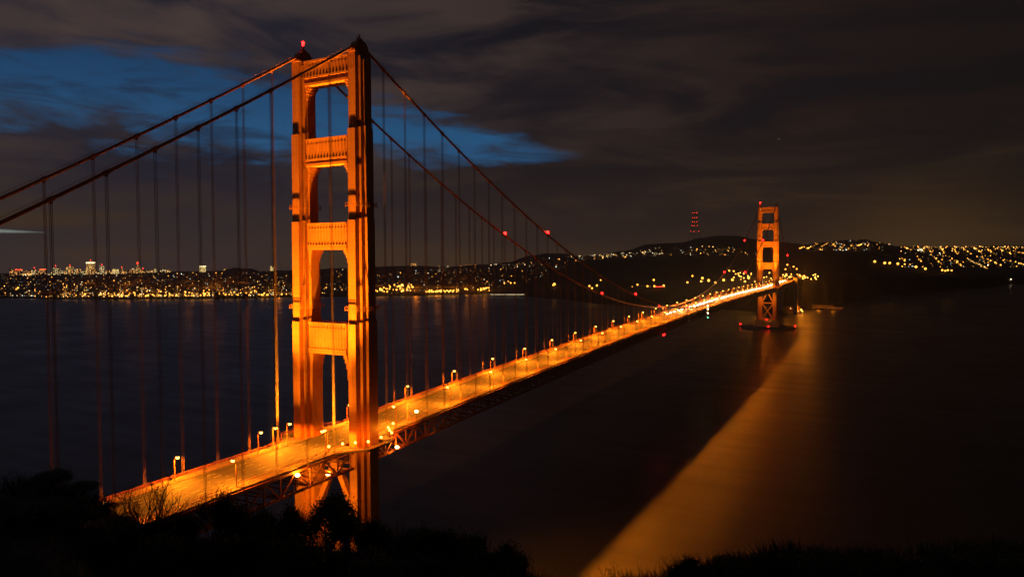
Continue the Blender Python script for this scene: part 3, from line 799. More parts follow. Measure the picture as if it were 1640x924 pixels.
for lane, (xx, rz) in enumerate(((-1.6, 0), (-4.6, 0), (4.5, math.pi))):
    yy = 545. if lane == 1 else (660. if lane == 0 else 600.)
    while yy < 1600:
        o = car if first else dup(car); first = False
        o.location = (xx+rnd.uniform(-.3, .3), yy, dz(yy)+.01); o.rotation_euler.z = rz
        cnt[lane] += 1
        tag(o, f'{nth(cnt[lane])} car from mid span {["in the centre lane with headlights on", "in the far lane with headlights on", "in the near lane heading away"][lane]}', 'car', 'cars crossing the far half of the bridge')
        yy += rnd.uniform(13, 26)*(1 if lane < 2 else 3)
lb = bpy.data.lights.new('headlight_beam', 'SPOT'); lb.energy = 90000; lb.color = (1, .5, .15); lb.spot_size = R(70); lb.spot_blend = 1; lb.shadow_soft_size = .3
for yy in range(600, 1600, 40):
    o = link('headlight_beam', lb, None, (-3.1, yy, dz(yy)+2.2)); o.rotation_euler = (R(72), 0, math.pi)

# ------------------------------------------------------------------ fort, plaza
e = empty('brick_fort', (-14, 1672, 0)); tag(e, 'low brick fort beneath the arch at the far end of the bridge', 'fort')
mb = MB(); mb.box(-38, 38, -26, 26, -2, 15); mb.box(-39, 39, -27, -25.5, 14.5, 16); mb.box(-39, -37.5, -27, 27, 14.6, 16.1); mb.box(37.5, 39, -27, 27, 14.6, 16.1)
mb.obj('wall', M['brick'], e)
for i in range(14):
    for zz_ in (4, 10):
        mb = MB(); mb.box(-35+i*5.2, -33.4+i*5.2, -26.25, -26.0, zz_, zz_+2.4)
        mb.obj('window', M['c_yel'] if (i*7+int(zz_)) % 5 == 0 else M['dark_metal'], e)
mb = MB(); mb.lathe((30, -18, 15), [(2,0),(1.7,7),(2.2,7.2),(2.2,7.8),(1.2,8),(1.2,10),(.1,11.5)], 8); mb.obj('lighthouse_lantern', M['conc'], e)
def land_lamp(p, lab, cat='street lamp', group=None, r_=1.1, m_='lamp', hgt=9, post=True, name='street_lamp'):
    e = empty(name, p); mb = MB()
    if post: mb.lathe((0,0,0), [(.3,0),(.15,hgt)], 6); mb.beam((0,0,hgt), (1.5,0,hgt+.3), .2); mb.obj('post', M['dark_metal'], e)
    mb = MB(); mb.ball((1.6,0,hgt), r_, 8, 5); mb.obj('lamp_glass', M[m_], e, smooth=True)
    tag(e, lab, cat, group); return e
land_lamp((24, 1640, 3), 'bright lamp at the foot of the far concrete pylon', r_=1.5, hgt=6); point('lamp_light', (25, 1634, 12), 20000)
land_lamp((24, 1668, 0), 'lower lamp at the waterline below the far pylon', r_=1.2, hgt=4)
e = empty('sea_wall', (60, 1790, 0)); tag(e, 'lit sea wall at the point beyond the bridge', 'sea wall')
mb = MB(); mb.box(-70, 40, -8, 60, -3, 3.2); mb.box(-60, 20, 20, 21.5, 3, 9); mb.obj('wall', M['conc'], e)
mb = MB()
for k in range(4): mb.box(-58+k*11, -57+k*11, 18, 20, 3.1, 15)
mb.obj('pillar', M['conc'], e)
for (x_, y_) in ((18, 1796), (50, 1790), (80, 1786)): point('lamp_light', (x_, y_, 13), 5000, None, .5)
# plaza lamps past the far tower
pl = 0; pr0 = None
for i in range(64):
    u = 1172+rnd.random()*138; v = rnd.choice([438, 441, 444, 447, 450])+rnd.uniform(-1.5, 1.5)
    if u > 1235: v = 441+rnd.uniform(-2, 6)
    r_ = rnd.uniform(2120, 2500) if u < 1290 else rnd.uniform(2060, 2200)
    P = at_range(u, v, r_); gz = land(math.atan2(P.x-CAM.x, P.y-CAM.y), r_)
    if P.z-gz < 5: r_ = 2080; P = at_range(u, v, r_); gz = land(math.atan2(P.x-CAM.x, P.y-CAM.y), r_)
    hgt = max(6, P.z-gz)
    if pr0 is None:
        pr0 = empty('plaza_lamp'); mb = MB(); mb.lathe((0,0,-14), [(.3,0),(.15,14)], 6); mb.beam((0,0,0), (1.5,0,.3), .2); mb.obj('post', M['dark_metal'], pr0)
        mb = MB(); mb.ball((1.6,0,0), 1.25, 8, 5); mb.obj('lamp_glass', M['lamp'], pr0, smooth=True); o = pr0
    else: o = dup(pr0)
    o.location = P; tag(o, 'one of the crowded sodium lamps beyond the far tower', 'plaza lamp', 'sodium lamps of the plaza beyond the far tower')
for (x_, y_) in ((-90, 1950), (-40, 1900), (0, 1950), (20, 1850)): point('plaza_glow', (x_, y_, 95), 90000, None, 2.)

# ------------------------------------------------------------------ the city
hp = []
def house_proto(w_, d_, h_, wm, two):
    e = empty('house'); mb = MB(); mb.box(-w_/2, w_/2, -d_/2, d_/2, -6, h_); mb.obj('wall', M['wall'], e)
    mb = MB(); mb.add([(-w_/2-.4,-d_/2-.4,h_+.02),(w_/2+.4,-d_/2-.4,h_+.02),(w_/2+.4,d_/2+.4,h_+.02),(-w_/2-.4,d_/2+.4,h_+.02),(0,-d_/2+2,h_+3),(0,d_/2-2,h_+3)],
                      [(0,3,2,1),(0,1,4),(1,2,5,4),(2,3,5),(3,0,4,5)]); mb.obj('roof', M['roof'], e)
    for k in range(two):
        xx = (-w_/4+k*w_/2) if two > 1 else 0
        mb = MB(); mb.box(xx-1.5, xx+1.5, -d_/2-.12, -d_/2+.05, h_*.42, h_*.42+2.8); mb.obj('window', wm, e)
    return e
protos = [house_proto(12, 11, 8, M['c_yel'], 2), house_proto(10, 12, 11, M['c_warm'], 1), house_proto(16, 12, 13, M['c_wht'], 2), house_proto(11, 10, 7, M['c_warm'], 2), house_proto(13, 11, 10, M['c_wht'], 1)]
pu = [False]*5
def city_v(u):                                                  # (top, bottom) of the lit slopes in view
    P_ = [(0,440,477),(200,438,479),(330,436,478),(450,433,476),(600,430,473),(700,432,468),(800,425,462),(880,412,440),(930,410,420),(1000,404,414),(1060,393,411),(1220,391,411)]
    for (a0,b0_,c0),(a1,b1_,c1) in zip(P_, P_[1:]):
        if u <= a1: f = (u-a0)/(a1-a0); return b0_+(b1_-b0_)*f, c0+(c1-c0)*f
    return 391, 411
def rand_uv():
    t = rnd.random()
    if t < .50: u = rnd.uniform(0, 460); a_, b_2 = city_v(u); return u, a_+(b_2-a_)*rnd.random()**.8
    if t < .70: u = rnd.uniform(500, 880); a_, b_2 = city_v(u); return u, a_+(b_2-a_)*rnd.random()
    if t < .80: u = rnd.uniform(880, 1220); a_, b_2 = city_v(u); return u, a_+(b_2-a_)*rnd.random()**.7*.9
    if t < .88: u = min(1440, max(1268, rnd.gauss(1355, 38))); return u, rnd.uniform(385+abs(u-1370)*.06, 402)
    u = rnd.uniform(1440, 1640); return u, rnd.uniform(395, 428)
def face_cam(P): return math.atan2(P.x-CAM.x, -(P.y-CAM.y))     # front (-Y) turned to the strait
HG = 'lit houses on the city hillsides'
def region(u):
    return ('below the skyline' if u < 240 else 'left of near tower' if u < 470 else 'on hill behind suspenders' if u < 880 else 'left of far tower' if u < 1230 else 'right of far tower' if u < 1440 else 'at far right')
n = 0; tries = 0
while n < 270 and tries < 2000:
    tries += 1
    u, v = rand_uv(); P, r_ = hit_land(u, v, 5)
    if P is None: continue
    k = rnd.randrange(5)
    o = protos[k] if not pu[k] else dup(protos[k]); pu[k] = True
    o.location = P; o.rotation_euler.z = face_cam(P)+rnd.uniform(-.5, .5)
    kinds = ['house with two yellow windows', 'tall narrow house with one amber window', 'apartment house with two pale windows', 'low house with two amber windows', 'house with one pale window']
    tag(o, f'{kinds[k]} {region(u)}', 'house', kinds[k]+' '+region(u)); n += 1
# distant street lamps: 280 individuals, the remainder one mass
fl0 = {}
def far_lamp(P, m_, r_, reg):
    key = (m_, round(r_, 1))
    if key not in fl0:
        e = empty('distant_street_lamp'); mb = MB(); mb.beam((0,0,0), (0,0,9), .4); mb.obj('post', M['dark_metal'], e)
        mb = MB(); mb.ball((0,0,9.5), r_, 6, 4); mb.obj('lamp_glass', M[m_], e); fl0[key] = e; o = e
    else: o = dup(fl0[key])
    o.location = P; tag(o, f'distant {"orange" if m_ != "c_wht" else "white"} street lamp {reg}', 'street lamp', f'distant {"orange" if m_ != "c_wht" else "white"} lamps {reg}')
specs = []
def shore_uv():
    u = rnd.choice([rnd.uniform(80, 460), rnd.uniform(170, 460), rnd.gauss(280, 30), rnd.gauss(340, 20), rnd.gauss(175, 15)])
    return u, 475.5-abs(rnd.gauss(0, 5))
for i in range(120): specs.append((*shore_uv(), 'c_org', rnd.choice([1.6, 2.0, 2.7])))
for i in range(22): specs.append((rnd.gauss(617, 8), rnd.uniform(461, 468), 'c_org', 2.6))
for i in range(26): specs.append((rnd.gauss(648, 9), rnd.uniform(456, 467), 'c_org', 3.2))
for i in range(30): u = rnd.uniform(682, 750); specs.append((u, 467-(u-690)*.05+rnd.uniform(-1.4, 1.4), 'c_org', 2.6))
for i in range(6): specs.append((700+i*6.3, 470, 'c_org', 3.2))
for i in range(14): specs.append((rnd.uniform(765, 785), rnd.uniform(461, 466), 'c_org', 2.6))
for u, v, r_ in ((888, 456, 4.2), (886, 457, 3.4), (808, 454, 3.), (818, 453.5, 3.), (824, 453.5, 3.), (944, 459, 3.), (948, 462, 3.), (956, 458, 3.2), (1021, 457, 2.6), (1037, 459, 2.6), (1047, 449, 3.), (1048, 459, 2.6), (1063, 458, 2.6),
                 (1101, 453, 2.6), (1109, 443, 2.6), (1125, 446, 3.4), (1123, 451, 2.8), (1135, 450, 3.6), (1146, 453, 3.), (1159, 449, 3.4), (1173, 451, 3.4), (1168, 434, 2.6), (1175, 435, 2.6), (962, 449, 2.2), (1261, 425, 2.6), (1271, 428, 2.2), (1258, 432, 2.2), (1276, 431, 2.),
                 (1401, 420, 4.), (1417, 422, 4.2), (1425, 422, 4.), (1438, 423, 4.2), (1467, 428, 4.2), (1482, 431, 4.2), (1509, 433, 3.4), (1514, 434, 3.), (1518, 433, 3.2), (1524, 434, 2.8), (1449, 424, 2.4), (1619, 448, 2.6)):
    specs.append((u, v, 'c_org' if u < 1600 else 'c_wht', r_))
ind = 0; stuff = {k: MB() for k in ('c_warm', 'c_yel', 'c_wht', 'c_org', 'c_blu', 'c_red')}
for u, v, m_, r_ in specs:
    P, rr = hit_land(u, v, 9)
    if P is None: continue
    far_lamp(P, m_, r_, region(u)); ind += 1
def dot(u, v, m_, s_):
    P, rr = hit_land(u, v, 7)
    if P is None: return
    s_ *= (rr/5000+.25)*.82
    mb_ = stuff[m_]; mb_.ball((P.x, P.y, P.z+7), s_, 4, 3)
def street(u0, v0, u1, v1, n_, jit=.5, m_='c_org', s_=2.6):
    for i in range(n_):
        f = (i+rnd.uniform(-.3, .3))/max(1, n_-1); dot(u0+(u1-u0)*f+rnd.gauss(0, jit), v0+(v1-v0)*f+rnd.gauss(0, jit*.7), m_, s_*rnd.uniform(.7, 1.2))
for i in range(1500):
    u, v = rand_uv(); dot(u, v, rnd.choice(['c_warm', 'c_yel', 'c_warm', 'c_wht', 'c_org', 'c_org', 'c_blu']), rnd.uniform(.9, 2.4))
for i in range(520):
    u = rnd.uniform(90, 465); a_, b_2 = city_v(u); dot(u+10*math.sin(u*.21), b_2-2.2-abs(rnd.gauss(0, 9)), rnd.choice(['c_org', 'c_yel', 'c_warm', 'c_wht']), rnd.uniform(1.2, 2.6))
# straight avenues running away from the shore
for s0 in ((1280,398,1288,395),(1294,398,1303,394),(1311,399,1325,389),(1334,391,1338,395),(1344,399,1350,394),(1358,400,1364,394),(1374,394,1380,391),
           (1486,397,1492,404),(1507,397,1512,405),(1525,397,1534,407),(1542,397,1553,406),(1560,397,1573,406),(1582,400,1594,407),(1604,400,1618,406),(1624,402,1640,406),
           (1470,412,1476,420),(1496,412,1508,424),(1521,412,1540,426),(1549,414,1579,430),(1576,414,1604,425),(1608,416,1640,424),(1444,413,1449,417),(1452,397,1458,400)):
    street(*s0, n_=9, jit=.7, s_=3.0)
street(1549,415,1578,429, 16, .8, 'c_yel', 3.2)
for i in range(120): dot(rnd.uniform(1440, 1640), 394.5+abs(rnd.gauss(0, 2.2)), rnd.choice(['c_org', 'c_yel', 'c_warm']), 2.4)
for i in range(14): dot(rnd.gauss(1474, 3), rnd.gauss(401, 1.4), 'c_wht', 3.6)
for i in range(60): dot(rnd.uniform(882, 1060), 0, 'c_wht', 2) if False else None
for i in range(70): u = rnd.uniform(905, 1062); dot(u, 413-(u-905)*.055+rnd.uniform(-2.5, 2), rnd.choice(['c_wht', 'c_yel', 'c_wht']), 2.)
street(370, 463, 470, 458, 22, 1., 'c_org', 2.4); street(470, 459, 600, 462, 18, 1., 'c_org', 2.2); street(700, 425, 760, 424, 14, .8, 'c_org', 2.); street(785, 424, 850, 424, 18, 1., 'c_wht', 2.)
street(22, 462, 30, 462, 6, 1., 'c_org', 2.5); street(82, 474, 102, 472, 12, .8, 'c_org', 3.4); street(226, 462, 240, 465, 10, 1.5, 'c_yel', 2.6); street(15, 476, 50, 476, 6, 1.2, 'c_wht', 2.4)
for i in range(14): dot(rnd.uniform(700, 720), rnd.uniform(424, 440), 'c_wht', 1.6)
street(1013, 459, 1062, 459.5, 8, .6, 'c_org', 1.8); street(1047, 459.5, 1064, 459.5, 14, .25, 'c_red', 2.2)
for k, m_ in stuff.items():
    if m_.v: tag(m_.obj('city_lights', M['v'+k]), 'mass of tiny lit windows and lamps across the city slopes', 'city lights', kind='stuff')

for i in range(34):                                            # added point lights without fixtures, spreading amber glow over the city ground
    u = rnd.uniform(60, 460) if i < 22 else rnd.uniform(600, 790); P, rr = hit_land(u, rnd.uniform(446, 464) if i < 22 else rnd.uniform(452, 460), 12)
    if P is not None: point('added_city_glow', (P.x, P.y, P.z+14), 36000, None, 2.)
# office towers of the skyline
def skyscraper(u, vtop, wpx, m_, lab, crown=None, r_=5600, depth=None, red=False, name='office_tower'):
    w_ = wpx*r_/FPX/1.05; top = at_range(u, vtop, r_); b = math.atan2(top.x-CAM.x, top.y-CAM.y); gz = land(b, r_)-8
    e = empty(name, (top.x, top.y, gz)); H = top.z-gz; e.rotation_euler.z = -b+rnd.uniform(-.25, .25); dd_ = (depth or w_)
    mb = MB(); mb.box(-w_/2, w_/2, -dd_/2, dd_/2, 0, H*.97); mb.box(-w_*.36, w_*.36, -dd_*.36, dd_*.36, H*.965, H); mb.obj('body', M[m_], e)
    if crown:
        mb = MB(); mb.box(-w_/2-.8, w_/2+.8, -dd_/2-.8, dd_/2+.8, H*.97-min(9, H*.1), H*.97-1); mb.obj('lit_crown', M[crown], e)
    if red:
        mb = MB(); mb.beam((0,0,H), (0,0,H+9), .8); mb.ball((0,0,H+10), 3.4, 6, 4); mb.obj('rooftop_beacon', M['c_red'], e)
    tag(e, lab, 'office tower' if name == 'office_tower' else name.replace('_', ' ')); return e
TW = [(30, 431, 9, 'tower_c', 'c_red', 0, 'leftmost skyline tower with a glowing red crown'), (55, 431, 5, 'tower_c', None, 1, 'thin dim tower with red roof light right of the first red crowned tower'),
      (69, 430.5, 9, 'tower_c', 'c_red', 0, 'second red crowned tower of the skyline'), (89, 428, 7, 'tower_b', None, 1, 'pale windowed tower with red roof light right of the red crowned pair'),
      (112, 427, 9, 'tower_a', None, 1, 'broad tower with red roof light halfway to the tallest tower'), (120, 431, 9, 'tower_b', None, 0, 'lower tower tucked against the broad one'),
      (145, 419, 12, 'tower_a', 'c_wht', 1, 'tallest skyline tower with a bright white crown'), (139, 434, 9, 'bright_fac', None, 0, 'bright yellow floodlit block below the tallest tower'),
      (163, 426, 6, 'tower_b', None, 1, 'slim tower with red light just right of the tallest tower'), (170, 436, 3, 'bright_fac', None, 0, 'narrow bright slab right of the tallest tower'),
      (185, 431, 8, 'bright_fac', None, 0, 'pale lit block midway between tallest tower and pyramid'), (195, 430, 5, 'tower_c', None, 1, 'dim tower with red light beside the pale lit block'),
      (206, 434, 7, 'tower_a', None, 0, 'squat tower left of the pyramid'), (213, 430, 3, 'bright_fac', None, 0, 'thin yellow slab touching the pyramid'), (229, 432, 7, 'tower_c', None, 1, 'dim tower with red light right of the pyramid'),
      (249, 431, 3, 'bright_fac', None, 0, 'thin lit slab right of the pyramid group'), (256, 432, 7, 'tower_b', None, 0, 'pale tower beside the thin lit slab'), (270, 432, 5, 'tower_a', None, 0, 'lone short tower with a lamp on the roof'),
      (324.5, 425.5, 9, 'bright_fac', 'c_wht', 0, 'slab tower with a white lit top standing alone on the hill'), (333, 437, 7, 'tower_b', 'c_wht', 0, 'low block attached right of the white topped slab'),
      (362, 431, 8, 'tower_c', None, 0, 'dim block left of the wooded knoll'), (434, 426.5, 2.5, 'bright_fac', None, 0, 'left one of two thin white slabs by the near tower'), (437.6, 427, 2.2, 'bright_fac', None, 0, 'right one of two thin white slabs by the near tower'),
      (100, 434, 8, 'tower_a', None, 0, 'dim block between the red crowned towers and the broad tower'), (128, 434, 6, 'tower_c', None, 0, 'dark block just left of the tallest tower'), (153, 433, 9, 'tower_a', None, 0, 'warm lit block at the foot of the tallest tower'),
      (44, 438, 12, 'tower_a', 'c_warm', 0, 'low wide block with a warm lit top near the left edge'), (178, 436, 8, 'tower_a', None, 0, 'low block left of the pale lit block'), (240, 436, 9, 'tower_a', None, 0, 'low warm block between pyramid and lit slab'),
      (300, 440, 9, 'tower_a', None, 0, 'low block on the slope left of the white topped slab'), (662, 421.5, 10, 'tower_c', None, 0, 'dark flat block on top of the hill behind the suspenders')]
for i in range(34):
    u = 18+i*8.1+rnd.uniform(-3, 3); TW.append((u, rnd.uniform(429.5, 438.5), rnd.uniform(4, 9), rnd.choice(['tower_a', 'tower_c', 'tower_c', 'tower_b']), None, 0, f'{nth(i+1)} low dim block from the left along the foot of the skyline'))
for u, v, w_, m_, cr, rd, lb_ in TW: skyscraper(u, v, w_, m_, lb_, cr, 5600+rnd.uniform(-300, 300) if u < 600 else 5450, red=bool(rd))
# pyramid tower
P = at_range(220.5, 421.5, 5600); b = math.atan2(P.x-CAM.x, P.y-CAM.y); gz = land(b, 5600)-8
e = empty('pyramid_tower', (P.x, P.y, gz)); H = P.z-gz; tag(e, 'pointed pyramid tower with a red beacon on its tip', 'office tower')
mb = MB(); mb.add([(-17,-17,0),(17,-17,0),(17,17,0),(-17,17,0),(-1,-1,H),(1,-1,H),(1,1,H),(-1,1,H)], [(0,3,2,1),(4,5,6,7),(0,1,5,4),(1,2,6,5),(2,3,7,6),(3,0,4,7)]); mb.obj('body', M['tower_c'], e)
mb = MB(); mb.ball((0,0,H), 6.5, 6, 4, 1.5); mb.obj('rooftop_beacon', M['c_red'], e)
# lit pier shed at the left edge and waterfront pier
e = empty('lit_terminal', at_range(6, 451, 5200)); e.location.z = 8; e.rotation_euler.z = -bearing(6); tag(e, 'long brightly lit building at the left edge of the city', 'building')
mb = MB(); mb.box(-90, 90, -12, 12, 0, 4); mb.box(-90, 90, -12.5, 12.5, 4, 17); zz_ = at_range(6, 449, 5200).z; e.location.z = zz_-17; mb.obj('wall', M['bright_fac'], e)
mb = MB(); mb.box(-92, 92, -14, 14, 17.05, 20); mb.obj('roof', M['roof'], e)
P0 = at_range(786, 471.5, 2440); P0.z = 0; P1 = at_range(839, 471.5, 2440); P1.z = 0
e = empty('pier', (P0+P1)/2); tag(e, 'long low pier outlined by a line of white lights', 'pier'); dvec = (P1-P0)/2
mb = MB(); mb.beam(-dvec+Vector((0,0,2.5)), dvec+Vector((0,0,2.5)), 8, .8)
for i in range(21): q = dvec*(i/10-1); mb.beam(q+Vector((0,0,-2)), q+Vector((0,0,2.4)), 1)
mb.obj('deck', M['conc'], e)
for i in range(34):
    q = dvec*(i/16.5-1); mb = MB(); mb.ball(q+Vector((0,0,5)), .75, 6, 4); mb.beam(q+Vector((0,0,2.8)), q+Vector((0,0,4.6)), .2); mb.obj('pier_lamp', M['c_wht'], e)
# hospital block on the ridge
P = at_range(1142, 403, 6900); b = math.atan2(P.x-CAM.x, P.y-CAM.y); gz = land(b, 6900)
for i, (u, v, w_) in enumerate(((1127, 402.5, 8), (1137, 399, 9), (1147, 398, 11), (1157, 401, 8))):
    top = at_range(u, v, 6700); gz = land(bearing(u), 6700); zb = at_range(u, 408+.0*i, 6700).z
    e = empty('hospital_block', (top.x, top.y, zb-20)); e.rotation_euler.z = -bearing(u); H = top.z-zb+20
    mb = MB(); ww = w_*6700/FPX*.55; mb.box(-ww, ww, -9, 9, 0, H); mb.box(-ww*.6, ww*.6, -9.3, 9.3, H-.5, H+3); mb.obj('body', M['bright_fac'], e)
    tag(e, ['first', 'second', 'third', 'fourth'][i]+' brightly lit hospital block from the left on the ridge', 'building', 'hospital blocks on the ridge')
# broadcast mast
P = at_range(1112.5, 341, 8100); gz = land(bearing(1112.5), 8100)-5
e = empty('broadcast_tower', (P.x, P.y, gz)); H = P.z-gz; tag(e, 'three legged broadcast tower dotted with red lights on the ridge', 'broadcast tower')
e.rotation_euler.z = .3
mb = MB(); legs = [(math.cos(a_), math.sin(a_)) for a_ in (R(90), R(210), R(330))]
def rad_(f): return 48*(1-f)**1.6+16+14*max(0, f-.6)
for x_, y_ in legs:
    pr = None
    for i in range(13):
        f = i/12; q = (x_*rad_(f), y_*rad_(f), H*f)
        if pr: mb.beam(pr, q, 4)
        pr = q
for f in (.2, .4, .55, .7, .85, 1.): 
    for a_, b_2 in ((0,1),(1,2),(2,0)): mb.beam((legs[a_][0]*rad_(f), legs[a_][1]*rad_(f), H*f-3), (legs[b_2][0]*rad_(f), legs[b_2][1]*rad_(f), H*f-3), 3)
mb.obj('lattice', M['roof'], e)
for f in (.30, .52, .66, .82, 1.):
    for x_, y_ in legs:
        mb = MB(); mb.ball((x_*rad_(f), y_*rad_(f), H*f), 3.6, 6, 4); mb.obj('red_light', M['c_red'], e)
from collections import defaultdict
def col_of(P):
    d_ = Vector(P)-CAM; return FPX*d_.dot(_R2)/d_.dot(_F)
gr_ = defaultdict(list)
for o in SC.objects:
    if o.parent is None and o.get('category') in ('house', 'plaza lamp') or (o.get('category') == 'street lamp' and str(o.get('group', '')).startswith('distant')): gr_[o['group']].append(o)
for k_, L_ in gr_.items():
    L_.sort(key=lambda o: col_of(o.location))
    if len(L_) > 1:
        for i, o in enumerate(L_):
            base = o['label'].replace('one of the crowded sodium lamps', 'crowded sodium lamp'); o['label'] = f'{base}, {nth(i+1)} from left'

# ------------------------------------------------------------------ foreground plants
def leaf_cloud(mb, centers, n_, size, spread, r_):
    for i in range(n_):
        c_ = r_.choice(centers); q = Vector((r_.gauss(0,1), r_.gauss(0,1), r_.gauss(0,1)))*spread
        p_ = Vector(c_)+q
        a_ = Vector((r_.uniform(-1,1), r_.uniform(-1,1), r_.uniform(-1,1))).normalized(); b2 = a_.orthogonal().normalized()
        s_ = size*r_.uniform(.6, 1.3)
        mb.add([p_-a_*s_, p_+b2*s_*.42, p_+a_*s_, p_-b2*s_*.42], [(0,1,2,3)])
def branches(mb, r_, h_, spread, depth, start=(0,0,0), nroot=4, thick=.05, tips=None, bend=.35):
    def grow(p_, d_, L_, t_, k):
        pts = [p_]; q = p_; dd_ = d_
        for i in range(3):
            dd_ = (dd_+Vector((r_.uniform(-1,1), r_.uniform(-1,1), r_.uniform(-.6,.8)))*bend*.5).normalized(); q = q+dd_*(L_/3); pts.append(q)
        mb.tube(pts, [t_, t_*.85, t_*.7, t_*.55], 4, False)
        if k <= 0:
            if tips is not None: tips.append(q)
            return
        for i in range(r_.choice([2, 2, 3])):
            nd = (dd_+Vector((r_.uniform(-1,1), r_.uniform(-1,1), r_.uniform(-.4,.8)))*spread).normalized(); grow(q, nd, L_*r_.uniform(.55, .8), t_*.55, k-1)
        if tips is not None and k < 2: tips.append(pts[2])
    for i in range(nroot):
        a_ = r_.uniform(0, 6.28); d_ = Vector((math.cos(a_)*spread*.6, math.sin(a_)*spread*.6, 1)).normalized()
        grow(Vector(start)+Vector((r_.uniform(-.1,.1), r_.uniform(-.1,.1), -.3)), d_, h_*.36, thick, depth)
bp = []
for i in range(5):                                              # leafy bush prototypes, 1 unit = 3 m tall
    r_ = random.Random(30+i); e = empty('leafy_bush'); tips = []; mb = MB()
    branches(mb, r_, 3.0, .75, 4, nroot=5, thick=.06, tips=tips); mb.obj('stems', M['bark'], e)
    mb = MB(); leaf_cloud(mb, tips, 5200, .075, .20, r_)
    for k in range(5): tips2 = [t_ for t_ in tips if r_.random() < .35]; leaf_cloud(mb, tips2 or tips, 350, .08, .12, r_)
    mb.obj('foliage', M['leaf'], e); bp.append(e)
tp = []
for i in range(4):
    r_ = random.Random(60+i); e = empty('bare_shrub'); mb = MB(); branches(mb, r_, 3.0, .85, 5, nroot=5, thick=.10, bend=.6); mb.obj('branches', M['bark'], e)
    mb = MB(); branches(mb, r_, 2.2, .9, 3, nroot=4, thick=.06, bend=.5); mb.obj('twigs', M['bark'], e); tp.append(e)
bu = [False]*5; tu = [False]*4
def plant(kind, u, vt, r_, wpx, lab, grp):
    top = at_range(u, vt, r_); b = math.atan2(top.x-CAM.x, top.y-CAM.y); gz = near(b, r_)
    H = max(.5, top.z-gz); P = (top.x, top.y, gz-.05)
    src, us = (bp, bu) if kind == 'leafy' else (tp, tu)
    k = rnd.randrange(len(src)); o = src[k] if not us[k] else dup(src[k]); us[k] = True
    dist = (Vector(P)-CAM).length; w_ = wpx*dist/FPX
    me_h = 3.15; sxy = max(.25, w_/3.0); sz_ = H/me_h
    o.location = P; o.scale = (sxy, sxy, max(sz_, sxy*.5)); o.rotation_euler.z = rnd.uniform(0, 6.28)
    tag(o, lab, 'bush' if kind == 'leafy' else 'shrub', grp)
BG = 'dark bushes along the foreground slope'
LFY = [(515, 786, 48, 92, 'large leafy bush in front of the near tower base'), (477, 800, 47, 50, 'leafy bush leaning on the left of the large one by the tower base'), (560, 822, 46, 60, 'leafy bush right of the large one below the tower leg'),
       (348, 772, 46, 44, 'twiggy leafy bush poking above the road edge'), (395, 792, 46, 60, 'leafy bush just right of the twiggy one at the road edge'), (430, 800, 45, 60, 'leafy bush between road edge bush and tower base bush'),
       (300, 812, 45, 56, 'low leafy bush at the lower road edge'), (262, 824, 44, 60, 'low bush right of the bare branches'), (610, 828, 45, 70, 'rounded bush directly right of the near tower'), (655, 836, 44, 70, 'second rounded bush right of the near tower'),
       (705, 845, 43, 70, 'third rounded bush right of the near tower'), (755, 852, 42, 70, 'fourth rounded bush right of the near tower'), (805, 862, 40, 70, 'last rounded bush before the lit water'), (828, 878, 39, 50, 'small bush at the very edge of the lit water'),
       (130, 778, 43, 50, 'low bush on the left knoll'), (70, 768, 42, 60, 'scrubby bush on top of the left knoll'), (175, 800, 44, 50, 'bush in the dip right of the left knoll')]
for u, v, r_, w_, lb_ in LFY: plant('leafy', u, v, r_, w_, lb_, BG)
for j, u in enumerate(range(1115, 1660, 30)):
    plant('leafy', u, 889-(u-1085)*.018+rnd.uniform(-7, 7), 33, 62, f'{nth(j+1)} low bush from the left along the bottom right ledge', 'low bushes along the bottom right ledge')
for j, u in enumerate(range(-20, 860, 44)):
    v = 800 if u < 140 else 835 if u < 240 else 850 if u < 520 else 880 if u < 700 else 900
    plant('leafy', u, v+rnd.uniform(-8, 8), 38 if u < 760 else 34, 80, f'{nth(j+1)} bush from the left in the front row of the dark slope', 'front row of bushes on the dark slope')
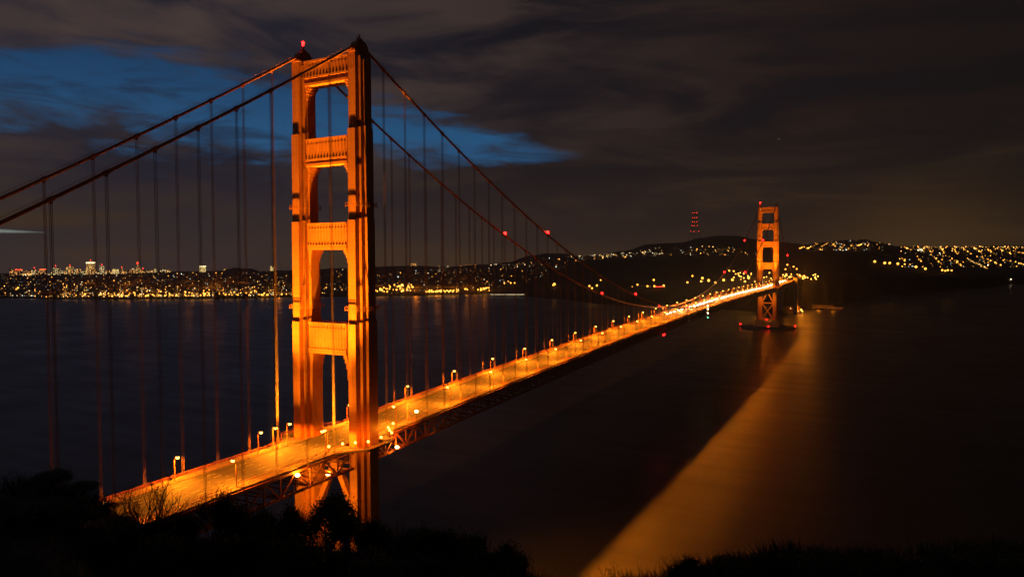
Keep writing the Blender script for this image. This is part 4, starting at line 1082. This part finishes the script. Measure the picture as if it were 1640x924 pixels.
BR = [(236, 742, 46, 80, 'bare branching shrub reaching over the road at lower left'), (205, 768, 45, 60, 'bare shrub left of the one reaching over the road'), (268, 772, 46, 60, 'bare shrub right of the one reaching over the road'),
      (150, 768, 43, 36, 'thin bare shrub above the left dip'), (22, 742, 42, 40, 'bare twiggy shrub on the left knoll by the edge'), (60, 750, 42, 30, 'smaller bare shrub on the left knoll'), (352, 756, 46, 50, 'bare twigs over the road edge bush'),
      (645, 812, 44, 40, 'wispy shrub right of the near tower base'), (725, 822, 43, 46, 'wispy shrub halfway to the lit water'), (985, 888, 34, 70, 'spiky bare shrub against the lit water'), (1010, 905, 33, 50, 'low bare shrub beside the spiky one'),
      (1085, 878, 33, 50, 'bare shrub where the bottom right ledge begins'), (1190, 862, 33, 46, 'bare shrub rising from the bottom right ledge'), (630, 640+190, 44, 30, 'short wispy shrub at the foot of the near tower')]
for u, v, r_, w_, lb_ in BR: plant('bare', u, v, r_, w_, lb_, 'bare shrubs along the foreground slope')
# low ground cover, too dense to count
mb = MB(); r_ = random.Random(5)
for i in range(9000):
    u = r_.uniform(-80, 1720); b = math.atan((u-PX)/FPX)+YAW
    rr = r_.uniform(22, 54); X = CAM.x+rr*math.sin(b); Y = CAM.y+rr*math.cos(b); gz = near(b, rr)
    for k in range(5):
        h_ = r_.uniform(.25, .75); dx_, dy_ = r_.gauss(0, .25), r_.gauss(0, .25); w_ = .03
        mb.add([(X+dx_-w_, Y+dy_, gz-.1), (X+dx_+w_, Y+dy_, gz-.1), (X+dx_*1.8, Y+dy_*1.8, gz+h_)], [(0,1,2)])
tag(mb.obj('scrub_grass', M['dry_leaf']), 'dry grass and low scrub covering the dark headland slope', 'grass', kind='stuff')
# ------------------------------------------------------------------ night air
HAZE = 3.5e-5
mb = MB(); mb.box(-17000, 6000, -3000, 17000, -800, 620)
hz_ = bpy.data.materials.new('night haze'); hz_.use_nodes = True; t_ = hz_.node_tree; t_.nodes.clear()
vn = t_.nodes.new('ShaderNodeVolumePrincipled'); vn.inputs['Color'].default_value = (.9, .9, .9, 1); vn.inputs['Density'].default_value = HAZE; vn.inputs['Anisotropy'].default_value = .7
vo = t_.nodes.new('ShaderNodeOutputMaterial'); t_.links.new(vn.outputs[0], vo.inputs['Volume'])
tag(mb.obj('haze', hz_), 'thin night haze lit by the city and bridge lamps', 'haze', kind='stuff')
